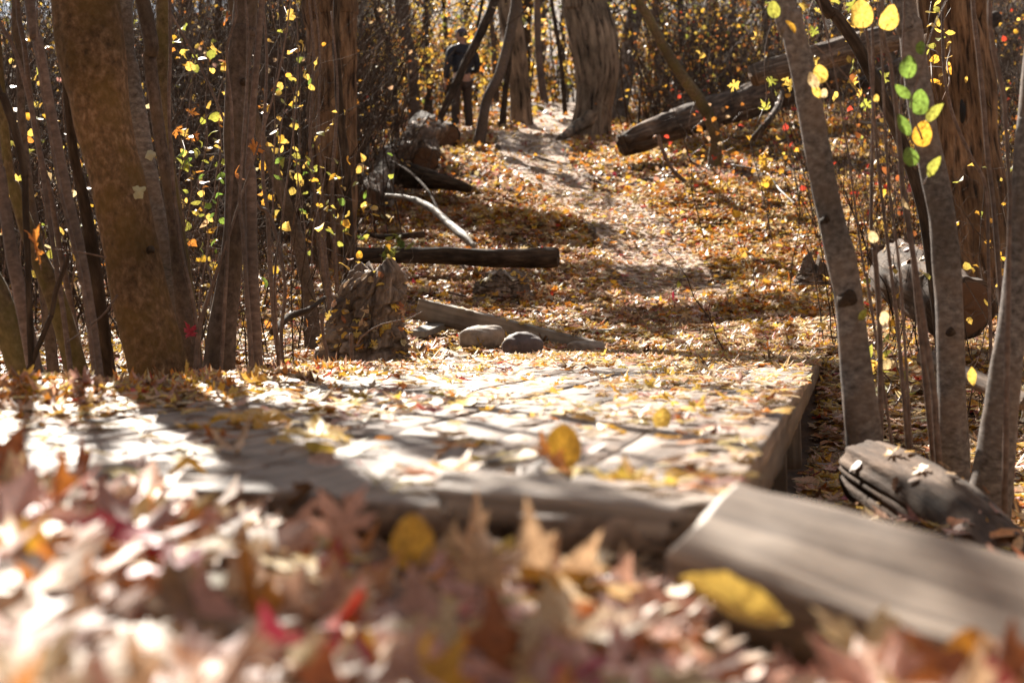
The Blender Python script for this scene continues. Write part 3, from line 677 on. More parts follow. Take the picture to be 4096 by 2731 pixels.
for i, (lab, pts, Y) in enumerate([
    ('thin stem right of the nearest grey trunk rising past yellow leaves', [(3462, 0, 10), (3478, 220, 11), (3500, 500, 12), (3524, 760, 14), (3560, 1050, 15), (3590, 1300, 17), (3622, 1660, 20)], 3.3),
    ('very thin olive stem carrying the green heart shaped leaves', [(3510, -20, 8), (3527, 200, 9), (3540, 500, 10), (3560, 780, 11), (3600, 1100, 12), (3640, 1700, 14)], 3.2),
    ('reddish stem just left of the second grey trunk', [(3530, 60, 17), (3562, 260, 18), (3592, 500, 20), (3612, 760, 22), (3650, 1000, 23), (3690, 1260, 24), (3735, 1560, 26), (3745, 1700, 28)], 3.25),
    ('paired reddish stem leaning beside the left one of the second grey trunk', [(3600, 560, 10), (3625, 800, 16), (3648, 980, 20), (3668, 1200, 22), (3690, 1400, 24), (3722, 1700, 28)], 3.45),
    ('pale edged stem in front of the broad shaggy trunk', [(3890, -40, 18), (3912, 200, 20), (3932, 400, 21), (3950, 620, 20), (3972, 800, 20), (3990, 1000, 22), (4010, 1300, 24), (4030, 1700, 26)], 3.6),
    ('kinked stem right of the broad shaggy trunk', [(3962, -40, 18), (3968, 150, 20), (3990, 270, 20), (4016, 400, 20), (4030, 620, 18), (4040, 800, 18), (4034, 1100, 22), (4028, 1500, 24), (4020, 1980, 26)], 3.0),
    ('short topped stem close right of the nearest grey trunk', [(3485, 880, 15), (3498, 1000, 20), (3510, 1150, 22), (3520, 1350, 22), (3522, 1700, 26)], 3.4),
    ('thin dead stem with one curled leaf below the nearest grey trunk', [(3448, 1030, 9), (3466, 1100, 12), (3488, 1250, 13), (3520, 1450, 13), (3560, 1720, 14)], 3.5),
    ('thin dark stem behind the pale edged stems at the right', [(3770, 150, 12), (3800, 420, 13), (3880, 620, 14), (3945, 760, 14), (3955, 1100, 14)], 4.4),
]):
    r_ = tree(lab, pts, Y, 'sapling', sides=8, up=.9, name='thin_sapling', cat='sapling', seed=100 + i, lump=.08)
# low stick on the right bank
tree('short broken leaning stick poking from the right bank leaves', [(2632, 540, 17), (2650, 600, 16), (2690, 680, 16), (2750, 735, 18)], 15.4, 'sapling', up=0, name='dead_stick', cat='stick', seed=120, sides=8, part='stem')

# unseen leaf clumps and limbs added above the frame to shade chosen ground spots
def shade_canopy(rec, targets, n_per=420, cols=YG, size=.085, jit=.35, lr=1.0):
    o = np.array(rec['o'].location); allp = []; tubes = []
    for (px, py, rx, ry, t, cov) in targets:
        c = hit(px, py) if py < 1410 or (px > 3300 and t != 4.0) else P(px, py, H * F / (py - 1264) if px < 3300 else 2.55); N_ = int(np.pi * rx * ry * n_per * cov)
        a = R.uniform(0, 2 * np.pi, N_); q = np.sqrt(R.uniform(0, 1, N_)) * (1 + .25 * vn(np.cos(a) * 2 + px, np.sin(a) * 2, 0, 5))
        ax = np.array([SUN[0], SUN[1]]); ax /= np.linalg.norm(ax)
        u = q * np.cos(a) * rx; v = q * np.sin(a) * ry
        T = np.column_stack([c[0] + u * ax[1] + v * ax[0], c[1] - u * ax[0] + v * ax[1], np.full(N_, c[2])])
        p = T + SUN[None] * (t + R.normal(scale=jit, size=N_))[:, None]
        keep = fbm(p[:, 0] * 3, p[:, 1] * 3, p[:, 2] * 3, 17, 2) > -.45
        allp.append(p[keep])
        cc = c + SUN * t
        src = rec['top'] if cc[2] > rec['mid'][2] else rec['mid']
        tubes.append(tube([src, (src + cc) / 2 + [0, 0, .15], cc, cc + [rx * .5, ry * .3, .1]], [.035 * lr, .025 * lr, .012 * lr, .004], sides=6, n=12))
        for _ in range(7):
            e = cc + np.array([R.normal() * rx * .7, R.normal() * ry * .7, R.normal() * .3])
            tubes.append(tube([cc, (cc + e) / 2 + R.normal(scale=.06, size=3), e], [.009 * lr, .006 * lr, .002], sides=4, n=6))
    if not allp: return
    V, fs, uv = merge(tubes)
    mesh_obj('limb_work', V - o, fs, M['darkbark'], rec['o'], uv=uv)  # limbs made up to carry the shade clumps
    pos = np.vstack(allp); n = len(pos)
    leaf_obj('crown', {'simple': 1, 'round': .4}, pos, size * R.uniform(.7, 1.2, n), R.uniform(0, 1.4, n), pick_cols(cols, n), 'livingleaf', rec['o'], origin=o)  # added out-of-view clumps, aimed along the sun to cast shade
# (px, py, half width, half depth, distance toward the sun, coverage)
shade_canopy(T5, [(2080, 2020, .12, .12, 3.2, 2.0), (1150, 1680, .11, .40, 4.0, 2.0), (1900, 1800, .09, .28, 3.6, 1.5), (2050, 2450, .16, .12, 3.2, 1.2), (420, 1730, .05, .3, 4.1, 1.3), (250, 1890, .2, .12, 3.4, 1.6)], size=.055, n_per=1000, jit=.15, lr=.35)
shade_canopy(T3, [(2450, 1490, .36, .3, 5.0, 1.5), (2900, 1560, .2, .2, 4.6, 1.1), (1500, 1560, .14, .22, 4.6, 1.5)], size=.055, n_per=900, jit=.15, lr=.35)
shade_canopy(T16, [(2000, 1200, .7, .5, 6.5, 2.2), (2350, 1130, .5, .5, 6.2, 2.2), (2750, 1300, .6, .4, 6.0, 2.0), (3150, 1250, .75, .5, 6.2, 2.2), (2350, 1340, .6, .35, 6.2, 1.7), (2600, 1110, .35, .4, 6.0, 2.0), (1500, 1250, .6, .6, 6.0, 1.6), (2950, 1120, .5, .4, 6.0, 1.6)])
shade_canopy(T19, [(1900, 870, .7, .8, 7.5, 2.2), (2180, 930, .6, .5, 7.0, 2.2), (1650, 800, .7, .8, 7.5, 1.5), (1250, 700, 1.6, 1.8, 8.0, 1.6), (900, 560, 2.2, 2.5, 8.5, 1.6), (1500, 520, 1.6, 2.0, 8.5, 1.6)], size=.1, n_per=330)
shade_canopy(T26, [(2120, 560, 1.3, 1.3, 8.5, 2.0), (2650, 480, 1.5, 2.2, 8.5, 2.0), (3000, 400, 2.0, 2.2, 9, 2.0), (3400, 380, 1.8, 2.2, 9, 2.0), (3000, 560, 1.2, .8, 8.5, 1.6)], size=.14, n_per=210)
shade_canopy(TR4, [(3600, 1520, .45, .5, 5.0, 1.8), (3380, 1850, .38, .28, 4.4, 2.0), (3560, 1900, .14, .24, 4.0, 2.2), (3950, 1050, .8, .9, 5.5, 1.8), (3900, 1750, .5, .5, 4.6, 1.5), (3800, 500, 1.2, 1.4, 6.5, 1.8)])

# leafy twigs and shrubs
def leafy(label, name, stems, kinds, cols, n, size, spread, mat='livingleaf', loc=None, group=None, cat='shrub'):
    """stems: list of (pts world, r0)"""
    b = np.array(stems[0][0][-1]) if loc is None else np.array(loc)
    t = thing(name, label, cat, tuple(b), group)
    ts, samples = [], []
    for pts, r0 in stems:
        pts = np.array(pts); k = len(pts)
        ts.append(tube(pts, np.linspace(r0 * .3, r0, k), sides=5, n=16, lump=.1))
        samples.append(spline(pts, 30)[:24])
    V, fs, uv = merge(ts)
    S = np.vstack(samples)
    tw = []
    for _ in range(max(6, n // 5)):
        a = S[R.integers(0, len(S))]; e = a + R.normal(scale=spread * 1.0, size=3); tw.append(tube([a, (a + e) / 2 + [0, 0, .01], e], [r0 * .3, r0 * .25, r0 * .1], sides=3, n=5, cap=False))
        S = np.vstack([S, e, e])
    V2, f2, u2 = merge(ts + tw)
    mesh_obj('stem', V2 - b, f2, M['sapling'], t, uv=u2)
    pos = S[R.integers(0, len(S), n)] + R.normal(scale=spread * .35, size=(n, 3))
    leaf_obj('foliage', kinds, pos, size * R.uniform(.65, 1.2, n), R.uniform(.3, 2.8, n), pick_cols(cols, n), mat, t, origin=b)
    return t
def stemset(pxs, ytop, ybot, Y, r=.004, wob=14):
    out = []
    for i, x in enumerate(pxs):
        x0 = x + R.normal() * wob; ys = np.linspace(ytop + R.uniform(-60, 60), ybot, 6)
        out.append(([P(x0 + R.normal() * wob + (j - 5) * R.uniform(-6, 6), y, Y + R.normal() * .05) for j, y in enumerate(ys)], r))
    return out
leafy('yellow and green leaved shrub in front of the shaggy tree trunk', 'leafy_shrub', stemset([1120, 1165, 1200, 1250], 280, 1100, 7.6), {'round': 3, 'oval': 1}, {'yellow': 4, 'lime': 2, 'green': 1.5, 'gold': 2}, 54, .043, .09)
leafy('yellow leaved shrub top in the gap right of the purplish trunk', 'leafy_shrub', stemset([1080, 1120, 1180], -20, 900, 7.2), {'round': 3, 'maple': 1}, {'yellow': 4, 'lime': 2, 'gold': 2}, 36, .044, .11)
leafy('low green and yellow shrub at the foot of the shaggy tree', 'leafy_shrub', stemset([1200, 1290, 1380, 1440], 560, 1090, 8.6), {'round': 3, 'oval': 2}, {'yellow': 3, 'lime': 4, 'green': 2, 'cream': 1}, 52, .048, .14)
leafy('green leaved brush low between the mossy tree and the purplish trunk', 'leafy_shrub', stemset([690, 760, 820, 860], 560, 1300, 6.4), {'oval': 3, 'round': 1}, {'green': 4, 'lime': 2, 'yellow': 2, 'tan': 1}, 50, .045, .14)
leafy('sunlit yellow green brush showing through stems at the left edge', 'leafy_shrub', stemset([20, 110, 190, 260], 350, 1200, 6.8), {'round': 2, 'oval': 1}, {'lime': 2, 'yellow': 3, 'cream': 3, 'orange': 1}, 70, .05, .18)
leafy('yellow leaved twigs between mossy tree and thin saplings, upper left', 'leafy_shrub', stemset([720, 800, 870], 100, 900, 7.4), {'round': 2, 'maple': 1}, {'yellow': 3, 'lime': 3, 'orange': 1}, 38, .05, .13)
leafy('bright green sprig growing over the horizontal mid path log', 'leafy_sprig', [([P(1600, 950, 10.6), P(1560, 985, 10.6), P(1545, 1060, 10.6)], .004), ([P(1520, 975, 10.6), P(1545, 1000, 10.6), P(1545, 1060, 10.6)], .004), ([P(1640, 985, 10.6), P(1590, 985, 10.6), P(1550, 1055, 10.6)], .004)], {'oval': 1}, {'green': 1, 'lime': 2}, 18, .10, .02, cat='sprig')
leafy('small yellow leaved seedling on the sunny right bank', 'leafy_sprig', stemset([3055, 3090], 640, 830, 13.5, .005), {'maple': 1}, {'yellow': 1, 'gold': 1}, 14, .08, .10, cat='sprig')
leafy('pale dry twiggy bush beside the foot of the slim bent trunk', 'twiggy_bush', stemset([2760, 2800, 2830, 2880, 2920, 2720], 440, 690, 16.5, .007, 40), {'simple': 1}, {'orange': 1, 'red': 1, 'tan': 2}, 40, .07, .30)
leafy('bright yellow leaved twigs at the top right behind the grey trunks', 'leafy_shrub', stemset([3060, 3230, 3420], -60, 500, 9.5), {'maple': 1}, {'yellow': 3, 'lime': 2}, 34, .065, .22)
leafy('yellow leaved twigs hanging before the broad shaggy trunk', 'leafy_shrub', stemset([3700, 3790], 0, 400, 6.0), {'oval': 2, 'round': 1}, {'yellow': 3, 'gold': 2, 'lime': 1}, 26, .045, .09)
leafy('low leafy growth in the dark gully under the right trees', 'leafy_shrub', stemset([3520, 3560, 3600], 1360, 1620, 4.6), {'oval': 1, 'round': 1}, {'yellow': 2, 'lime': 2, 'cream': 1}, 30, .05, .07)

# ------------------------------------------------------------------ individual leaves one can point at
def one_leaf(label, kind, pos, size, rot, col, mat='leaf', var=0, stalk=.5, group=None, twig=None, name='fallen_leaf'):
    pv, pt, sh = hero(kind, var + len(label))
    t = thing(name, label, 'leaf', tuple(pos), group); t.rotation_euler = [rad(a) for a in rot]
    c = np.clip(np.array(PAL[col] if isinstance(col, str) else col)[None] * sh[:, None], 0, .9)
    size = size * (.88 if name == 'hanging_leaf' else 1)
    mesh_obj('blade', pv * size, pt, M[mat], t, colors=c, smooth=True)
    if stalk:
        V, fs, uv = tube([[0, -.3 * size, 0], [.02 * size, -(.3 + stalk * .5) * size, .02 * size], [0, -(.3 + stalk) * size, -.01 * size]], [.0011, .0009, .0012], sides=5, n=8)
        mesh_obj('stalk', V, fs, M['sapling'], t, uv=uv)
    return t
def hero(kind, seed):
    rg = np.random.default_rng(seed + 100)
    if kind == 'maple':
        out = np.array(maple_outline()); n = len(out); rr_ = np.hypot(out[:, 0], out[:, 1])
        tips = [i for i in range(n) if rr_[i] > rr_[i - 1] and rr_[i] >= rr_[(i + 1) % n] and rr_[i] > .42]
        c = np.array([0, -.2]); rings = np.linspace(0, 1, 8)[1:]
        V = [[*c, 0]]; S = [1.25]
        dens = []
        for i in range(n):
            for f in (0, .5):
                dens.append((out[i] * (1 - f) + out[(i + 1) % n] * f + (rg.normal(scale=.012, size=2) if f else 0), i in tips and f == 0))
        m = len(dens)
        for q in rings:
            for p, tip in dens: V.append([*(c + (p - c) * q), 0]); S.append(1.3 if tip else (.92 if q < .95 else .72))
        V = np.array(V); S = np.array(S); j = np.arange(m); j2 = (j + 1) % m
        T0 = np.stack([np.zeros(m, int), 1 + j, 1 + j2], -1)
        Q = np.concatenate([np.stack([1 + k * m + j, 1 + (k + 1) * m + j, 1 + (k + 1) * m + j2, 1 + k * m + j2], -1) for k in range(len(rings) - 1)])
        F_ = [Q, T0]
    else:
        a, b = 34, 15; s_ = np.linspace(0, 1, a); t_ = np.linspace(-1, 1, b)
        if kind == 'round': w = .93 * s_ ** .42 * (1 - s_) ** .72
        else: w = .24 * np.sin(np.pi * s_ ** .85) ** .9
        ser = 1 + .05 * ((s_ * 17) % 1)
        X = w[:, None] * t_[None] * np.where(np.abs(t_)[None] > .95, ser[:, None], 1)
        Yv = (s_[:, None] - .42) * 1.0 - (.16 if kind == 'round' else .03) * np.abs(t_)[None] ** 1.5 * (1 - s_[:, None]) ** 3
        vein = np.clip(1 - np.abs(t_)[None] * 9, 0, 1) + .6 * (np.abs(((s_[:, None] * 8 - np.abs(t_)[None] * 2.2) % 1) - .5) < .09)
        S = (.93 + .3 * np.clip(vein, 0, 1) - .12 * (np.abs(t_)[None] > .9)).ravel()
        V = np.stack([X, Yv, 0 * X], -1).reshape(-1, 3); i_ = np.arange(a - 1)[:, None] * b; j_ = np.arange(b - 1)[None]
        F_ = [np.stack([i_ + j_, i_ + j_ + 1, i_ + b + j_ + 1, i_ + b + j_], -1).reshape(-1, 4)]
    x, y = V[:, 0], V[:, 1]; k1, k2, k3 = rg.normal(scale=.45, size=3)
    V[:, 2] = k1 * x * x + k2 * y * y + k3 * x * y + .22 * np.abs(x) + .03 * fbm(x * 5, y * 5, seed, seed) - .015 * (S > 1.1)
    blot = np.clip(fbm(x * 6, y * 6, seed * 3.3, seed + 2), -1, 1)
    return V, F_, S * (1 - .22 * np.clip(blot, 0, 1))
def onP(px, py, z):      # point on plane z seen at px,py
    Y = (H - z) * F / (py - 1264); return P(px, py, Y)
one_leaf('round golden leaf standing on edge in the middle of the deck', 'round', onP(2240, 1790, .018), .045, (75, 10, 15), 'gold', var=1)
one_leaf('crumpled orange maple leaf upright at the far left edge of the deck', 'maple', P(1572, 1488, 4.7), .075, (60, 20, 30), 'orange', var=2)
one_leaf('bright yellow round leaf upright on the sunlit deck', 'round', onP(2652, 1672, .012), .03, (70, 0, -20), 'yellow', var=2)
one_leaf('broad yellow orange maple leaf lying on the shaded deck boards', 'maple', onP(1010, 1665, .015), .11, (14, -8, 80), 'gold', var=3)
one_leaf('pale yellow maple leaf on the deck right of the broad orange one', 'maple', onP(1270, 1735, .012), .075, (10, 6, 10), 'yellow', var=4)
one_leaf('small orange red maple leaf on the deck in front of the golden leaf', 'maple', onP(2210, 1850, .012), .05, (40, 10, 60), 'orange', var=5)
one_leaf('pink star shaped maple leaf upright before the deck end', 'maple', P(1375, 2085, 1.20), .045, (70, 20, -20), 'pink', var=6)
one_leaf('golden round leaf upright against the dark deck end', 'round', P(1650, 2165, 1.18), .036, (80, 0, 5), 'gold', var=3)
one_leaf('large bright orange maple leaf at the lower left foreground', 'maple', P(330, 2190, 1.16), .085, (40, -12, 75), (.66, .30, .03), var=7)
one_leaf('tall pointed tan maple leaf rising at the centre foreground', 'maple', P(1930, 2250, 1.10), .045, (60, 15, 10), 'tan', var=8)
one_leaf('red leaf half hidden among tan leaves in the centre foreground', 'maple', P(1320, 2520, 1.0), .055, (40, 30, 200), 'red', var=9)
one_leaf('curled pale yellow leaf in front of the kerb timber', 'oval', P(2960, 2425, 1.02), .075, (25, -30, 80), 'yellow', var=2)
one_leaf('round golden orange leaf at the lower right corner', 'round', P(3880, 2650, .90), .036, (65, 8, -12), (.66, .30, .04), var=4)
one_leaf('cream yellow maple leaf in the lower right foreground', 'maple', P(3450, 2620, .95), .06, (35, -10, 40), 'cream', var=1)
one_leaf('orange rust leaf strip standing in the centre foreground', 'oval', P(2200, 2530, 1.0), .07, (50, 70, 10), 'rust', var=5)
one_leaf('large tan maple leaf spread in the centre foreground', 'maple', P(2200, 2330, 1.12), .075, (22, -5, 140), 'tan', var=10)
G_ = None
HL = [('orange maple leaf caught on a twig left of the mossy trunk', 'maple', (140, 985), 3.6, .085, (75, 20, 100), 'orange'),
      ('small crimson maple leaf hanging right of the mossy trunk base', 'maple', (757, 1325), 4.1, .045, (80, 10, 150), 'crimson'),
      ('orange half leaf against the right side of the purplish trunk', 'maple', (1020, 590), 4.3, .045, (80, 50, 30), 'orange'),
      ('orange maple leaf crossing the middle of the purplish trunk', 'maple', (942, 702), 4.3, .04, (70, 10, 80), 'orange'),
      ('golden oval leaf hanging above the gnarled stump', 'oval', (1600 - 145, 1062), 5.6, .07, (30, 20, 85), 'yellow'),
      ('round golden leaf on a thin twig above the gnarled stump', 'round', (1438, 1020), 5.6, .03, (80, 0, 0), 'gold'),
      ('yellow curled leaf left of the stump top twig', 'oval', (1385, 1065), 5.6, .06, (40, 0, 70), 'yellow'),
      ('large yellow leaf at the top between the right grey trunks', 'round', (3448, 55), 3.1, .055, (78, 8, 170), 'yellow'),
      ('large yellow heart shaped leaf right of the top pair', 'round', (3560, 70), 3.1, .05, (75, -12, 200), 'yellow'),
      ('pale green yellow leaf touching the top of the nearest grey trunk', 'round', (3092, 40), 3.15, .034, (70, 0, 150), 'lime'),
      ('flat orange yellow leaf crossing the upper nearest grey trunk', 'round', (3160, 110), 3.15, .034, (55, 20, 80), 'gold'),
      ('pale yellow leaf hanging on the nearest grey trunk, topmost of four', 'round', (3280, 295), 3.1, .036, (75, 10, 160), 'yellow'),
      ('tan yellow leaf just under the topmost of four on the nearest grey trunk', 'round', (3248, 322), 3.08, .032, (70, 20, 120), 'cream'),
      ('narrow folded yellow leaf lowest on the nearest grey trunk twig', 'oval', (3268, 368), 3.1, .036, (80, 30, 170), 'yellow'),
      ('small round tan leaf right of the narrow folded yellow leaf', 'round', (3297, 372), 3.1, .018, (80, 0, 180), 'cream'),
      ('green heart shaped leaf high on the olive stem', 'round', (3638, 268), 3.0, .042, (82, 0, 180), 'green'),
      ('larger green heart shaped leaf in the middle of the olive stem', 'round', (3680, 408), 3.0, .047, (80, 5, 185), 'green'),
      ('small green leaf topmost of the hanging green leaves', 'round', (3686, 192), 3.0, .026, (70, 20, 190), 'green'),
      ('tilted green leaf left of the larger green heart shaped leaf', 'oval', (3615, 370), 3.0, .045, (80, 50, 170), 'green'),
      ('green leaf with sunlit edge right of the larger green leaf', 'oval', (3732, 455), 3.0, .05, (80, -40, 190), 'lime'),
      ('drooping green leaf left above the spotted yellow leaf', 'oval', (3620, 505), 3.0, .052, (80, 30, 175), 'green'),
      ('big spotted yellow round leaf below the green leaves', 'round', (3694, 535), 3.0, .048, (82, 0, 185), 'gold'),
      ('green round leaf below the spotted yellow leaf', 'round', (3642, 627), 3.0, .036, (80, 20, 160), 'green'),
      ('curled green yellow leaf lowest on the olive stem', 'oval', (3732, 672), 3.0, .05, (75, -25, 200), 'lime'),
      ('small round yellow leaf on the first thin stem at the right', 'round', (3506, 393), 3.2, .015, (80, 0, 180), 'yellow'),
      ('pale leaf on the thin stem right of the nearest grey trunk, mid height', 'round', (3490, 948), 3.3, .026, (75, 20, 150), 'cream'),
      ('pale green leaf pointing left off the lower thin right stem', 'oval', (3448, 1262), 3.3, .036, (75, -40, 150), 'lime'),
      ('pale yellow leaf right of the pale green leaf on the lower right stem', 'round', (3540, 1272), 3.3, .03, (75, 10, 200), 'cream'),
      ('cream leaf pair mate catching sun beside the second grey trunk', 'oval', (3620, 822), 3.2, .035, (60, 10, 100), 'cream'),
      ('curled yellow leaf dangling low right of the second grey trunk', 'oval', (3890, 1508), 3.3, .045, (80, 10, 180), 'yellow'),
      ]
for i, (lab, kd, (px, py), Y, sz, rt, c) in enumerate(HL):
    one_leaf(lab, kd, P(px, py, Y), sz, rt, c, 'livingleaf', var=i, name='hanging_leaf')
# twigs that carry them
def twig(label, pts, Y, r=.0022, name='twig'):
    C = [P(x, y, Y + .0) for x, y in pts]
    t = tube_obj(name, C, np.linspace(r, r * .5, len(C)), M['sapling'], sides=6, n=30, lump=.1)
    return tag(t, label, 'twig')
def knot(rec, px, py, Y, r0):
    c = P(px, py, Y); th = np.linspace(0, 2 * np.pi, 21)
    tubes_ = [tube([c + [0, .01, 0], c + [0, -.008, 0], c + [0, -.016, 0], c + [0, -.012, 0]], [r0 * 1.2, r0, r0 * .7, r0 * .2], sides=14, n=14, lump=.3)]
    V, fs, uv = merge(tubes_); mesh_obj('knot', V - np.array(rec['o'].location), fs, M['darkbark'], rec['o'], uv=uv)
knot(TR1, 3392, 1195, 3.325, .017); knot(TR1, 3300, 880, 3.33, .008); knot(TR2, 3800, 1330, 3.575, .01); knot(T5, 975, 330, 4.575, .010); knot(T1, 600, 1000, 4.23, .009)
twig('thin twig crossing from the nearest grey trunk down to the reddish stem', [(3620, 660), (3530, 560), (3420, 350), (3290, 210), (3240, 170)], 3.25, .002)
twig('long thin twig sweeping down from the upper right past the hanging leaves', [(3690, 560), (3645, 420), (3690, 260), (3735, 110), (3800, -20)], 2.98, .0022)
twig('fine twig trailing below the four yellow leaves', [(3500, 600), (3400, 470), (3340, 390), (3290, 310), (3230, 260)], 3.12, .0014)
twig('twig holding the orange maple leaf left of the mossy trunk', [(425, 1030), (330, 1010), (250, 1000), (190, 995)], 3.62, .002)
twig('dark bare twig slanting low across the left of the mossy trunk', [(470, 1180), (420, 1250), (340, 1320), (265, 1370)], 3.8, .003)
twig('fine pale twig arching right across the gnarled stump', [(1420, 1390), (1455, 1340), (1520, 1300), (1580, 1285), (1640, 1272), (1690, 1245)], 4.9, .003)
twig('thin upright twig before the gnarled stump holding golden leaves', [(1400, 1400), (1385, 1260), (1375, 1150), (1410, 1080), (1438, 1030)], 5.55, .003)
twig('long bare twig running up right in front of the shaggy tree', [(1350, 400), (1450, 240), (1600, 110), (1760, 45), (1900, -20)], 12.5, .006)
twig('long pale arching grass like stem rising from left brush', [(690, 800), (740, 640), (800, 500), (870, 430)], 5.2, .002)

# ------------------------------------------------------------------ logs, stumps
def log(label, e0_, e1_, Y0, Y1, w0, w1, mat, name='fallen_log', cut0=False, cut1=False, mids=(), seed=1, furrow=.1, fu=12, fv=3, lump=.12, sides=40, n=70, sag=0):
    pts = [P(*e0_, Y0)] + [P(*m) for m in mids] + [P(*e1_, Y1)]
    pts = [np.array(p) for p in pts]
    k = len(pts); rr = np.linspace(w0 / 2 * Y0 / F, w1 / 2 * Y1 / F, k)
    if not cut0: pts = [pts[0] + (pts[0] - pts[1]) / np.linalg.norm(pts[0] - pts[1]) * rr[0] * .5] + pts; rr = np.concatenate([[rr[0] * .55], rr])
    if not cut1: pts = pts + [pts[-1] + (pts[-1] - pts[-2]) / np.linalg.norm(pts[-1] - pts[-2]) * rr[-1] * .5]; rr = np.concatenate([rr, [rr[-1] * .55]])
    c = np.mean(pts, 0); t = thing(name, label, 'log', (c[0], c[1], c[2] - rr.mean()))
    tube_obj('bark', pts, rr, M[mat], t, origin=t.location, sides=sides, n=n, lump=lump, seed=seed, furrow=furrow, fu=fu, fv=fv, lumpf=1.5)
    for flag, i, j in ((cut0, 0, 1), (cut1, -1, -2)):
        if not flag: continue
        d = Vector(pts[i] - pts[j]).normalized(); r_ = rr[i] * .93
        a = np.linspace(0, 2 * np.pi, 41)[:-1]; rings = [0, .3, .6, .85, 1.0]
        V = np.array([[r_ * q * math.cos(x) * (1 + .05 * math.sin(3 * x + seed)), r_ * q * math.sin(x) * (1 + .05 * math.sin(3 * x + seed)), .006 + .004 * math.sin(5 * x + q * 4) - (.012 if q == 1 else 0)] for q in rings for x in a])
        i_ = np.arange(4)[:, None] * 40; j_ = np.arange(40)[None]; j2 = (j_ + 1) % 40
        q_ = np.stack([i_ + j_, i_ + 40 + j_, i_ + 40 + j2, i_ + j2], -1).reshape(-1, 4)
        o = mesh_obj('cut_end', V, q_, M['cut'], t)
        o.location = Vector(pts[i]) - Vector(t.location); o.rotation_euler = d.to_track_quat('Z', 'Y').to_euler()
    return t
log('long dark horizontal log lying across the left side of the path', (1425, 1022), (2208, 1030), 10.9, 10.9, 62, 76, 'darkbark', mids=[(1700, 1022, 11.05), (1950, 1030, 11.0)], seed=3, furrow=.08, cut1=False)
log('gnarled weathered log at the lower right carrying scattered leaves', (3490, 1885), (4420, 2700), 2.95, 2.0, 240, 400, 'darklog', seed=4, furrow=.13, fu=24, fv=1.2, lump=.14, mids=[(3880, 2140, 2.55)], n=140, sides=110)
log('cut log lying behind the right grey trunks with its round sawn end facing us', (3585, 1085), (3850, 1235), 7.7, 6.8, 225, 262, 'darklog', cut1=True, seed=5, furrow=.18, lump=.16)
log('long fallen log sloping up the right bank behind the bent trunk', (2510, 570), (3420, 240), 19.2, 22.0, 90, 145, 'darklog', mids=[(2700, 500, 19.6), (3000, 395, 20.5)], seed=6, furrow=.22)
log('round sawn log end nearest the hiker in the left log pile', (1690, 500), (1790, 545), 21.8, 20.6, 100, 105, 'darkbark', cut1=True, seed=7)
log('pale grey knotty log topmost in the left log pile', (1560, 640), (1730, 520), 16.2, 18.5, 75, 105, 'darklog', mids=[(1640, 570, 17.2)], seed=8, furrow=.5, lump=.3, fu=9)
log('short thick log with brown sawn end in the middle of the left log pile', (1690, 560), (1702, 640), 18.2, 16.9, 120, 108, 'darklog', cut1=True, seed=9, furrow=.3, lump=.25)
log('dark tapering log with pale lichen pointing at the path from the log pile', (1620, 700), (1870, 752), 15.6, 15.2, 110, 34, 'darkbark', mids=[(1740, 722, 15.4)], seed=10)
log('lowest sawn log end at the left foot of the log pile', (1500, 735), (1470, 798), 14.4, 13.5, 70, 88, 'darklog', cut1=True, seed=11, furrow=.3, lump=.25)
log('upright grey rotten log slab in the left log pile', (1545, 640), (1530, 770), 15.6, 14.6, 66, 90, 'greylog', seed=12, furrow=.45, lump=.35, fu=8)
log('dark hollow log among vines at the top of the right bank', (3060, 290), (3560, 150), 14.0, 14.6, 90, 110, 'grime', seed=14, furrow=.2)
log('thin log leaning on the right bank behind the grey trunks', (3480, 320), (3950, 90), 12.0, 13.5, 50, 60, 'darkbark', seed=15, furrow=.1)
log('grey log lying low in the gully behind the second grey trunk', (3720, 1440), (4080, 1600), 4.6, 4.1, 70, 70, 'grime', seed=16, furrow=.1)
def bough(label, pts, w, mat, name='dead_branch', side=True):
    C = [P(x, y, Y) for x, y, Y in pts]; r = [ww / 2 * p[2] / F for ww, p in zip(w, pts)]
    t = tube_obj(name, C, r, M[mat], sides=14, n=60, lump=.12, seed=len(label)); return tag(t, label, 'branch')
bough('bleached white fallen branch curving down from the log pile to the path', [(1545, 780, 12.9), (1640, 795, 12.5), (1720, 830, 12.1), (1790, 890, 11.7), (1850, 940, 11.3), (1895, 985, 11.1)], [14, 24, 30, 32, 38, 20], 'palewood')
bough('thin brown branch crossing over the bleached branch', [(1560, 640, 14), (1640, 690, 13.5), (1710, 760, 12.6), (1760, 850, 12.1), (1830, 930, 11.7)], [6, 11, 11, 10, 7], 'brush')
bough('pale upright dead branch at the left of the log pile', [(1500, 505, 16), (1468, 530, 15.8), (1468, 600, 15.5), (1458, 680, 15.2), (1452, 730, 15)], [10, 20, 22, 26, 30], 'greylog')
bough('dark fallen branch lying in leaves above the horizontal mid path log', [(1430, 925, 12.4), (1520, 948, 12.3), (1600, 945, 12.2), (1700, 938, 12.2)], [12, 22, 24, 26], 'darkbark')
bough('bare pale branch lying on the right bank behind the grey trunks', [(3440, 488, 12), (3500, 500, 12), (3545, 492, 12)], [14, 18, 10], 'palewood')
bough('dark fallen branch at the base of the bowed grey trunk', [(1090, 1330, 6.2), (1150, 1270, 6.5), (1230, 1240, 6.6), (1300, 1190, 6.8)], [26, 30, 24, 14], 'darkbark')
bough('thin bare branch lying in the sunlit right bank leaves', [(2930, 660, 14.6), (3060, 690, 14.2), (3120, 760, 13.0), (3180, 815, 12.6)], [8, 8, 8, 6], 'sapling')
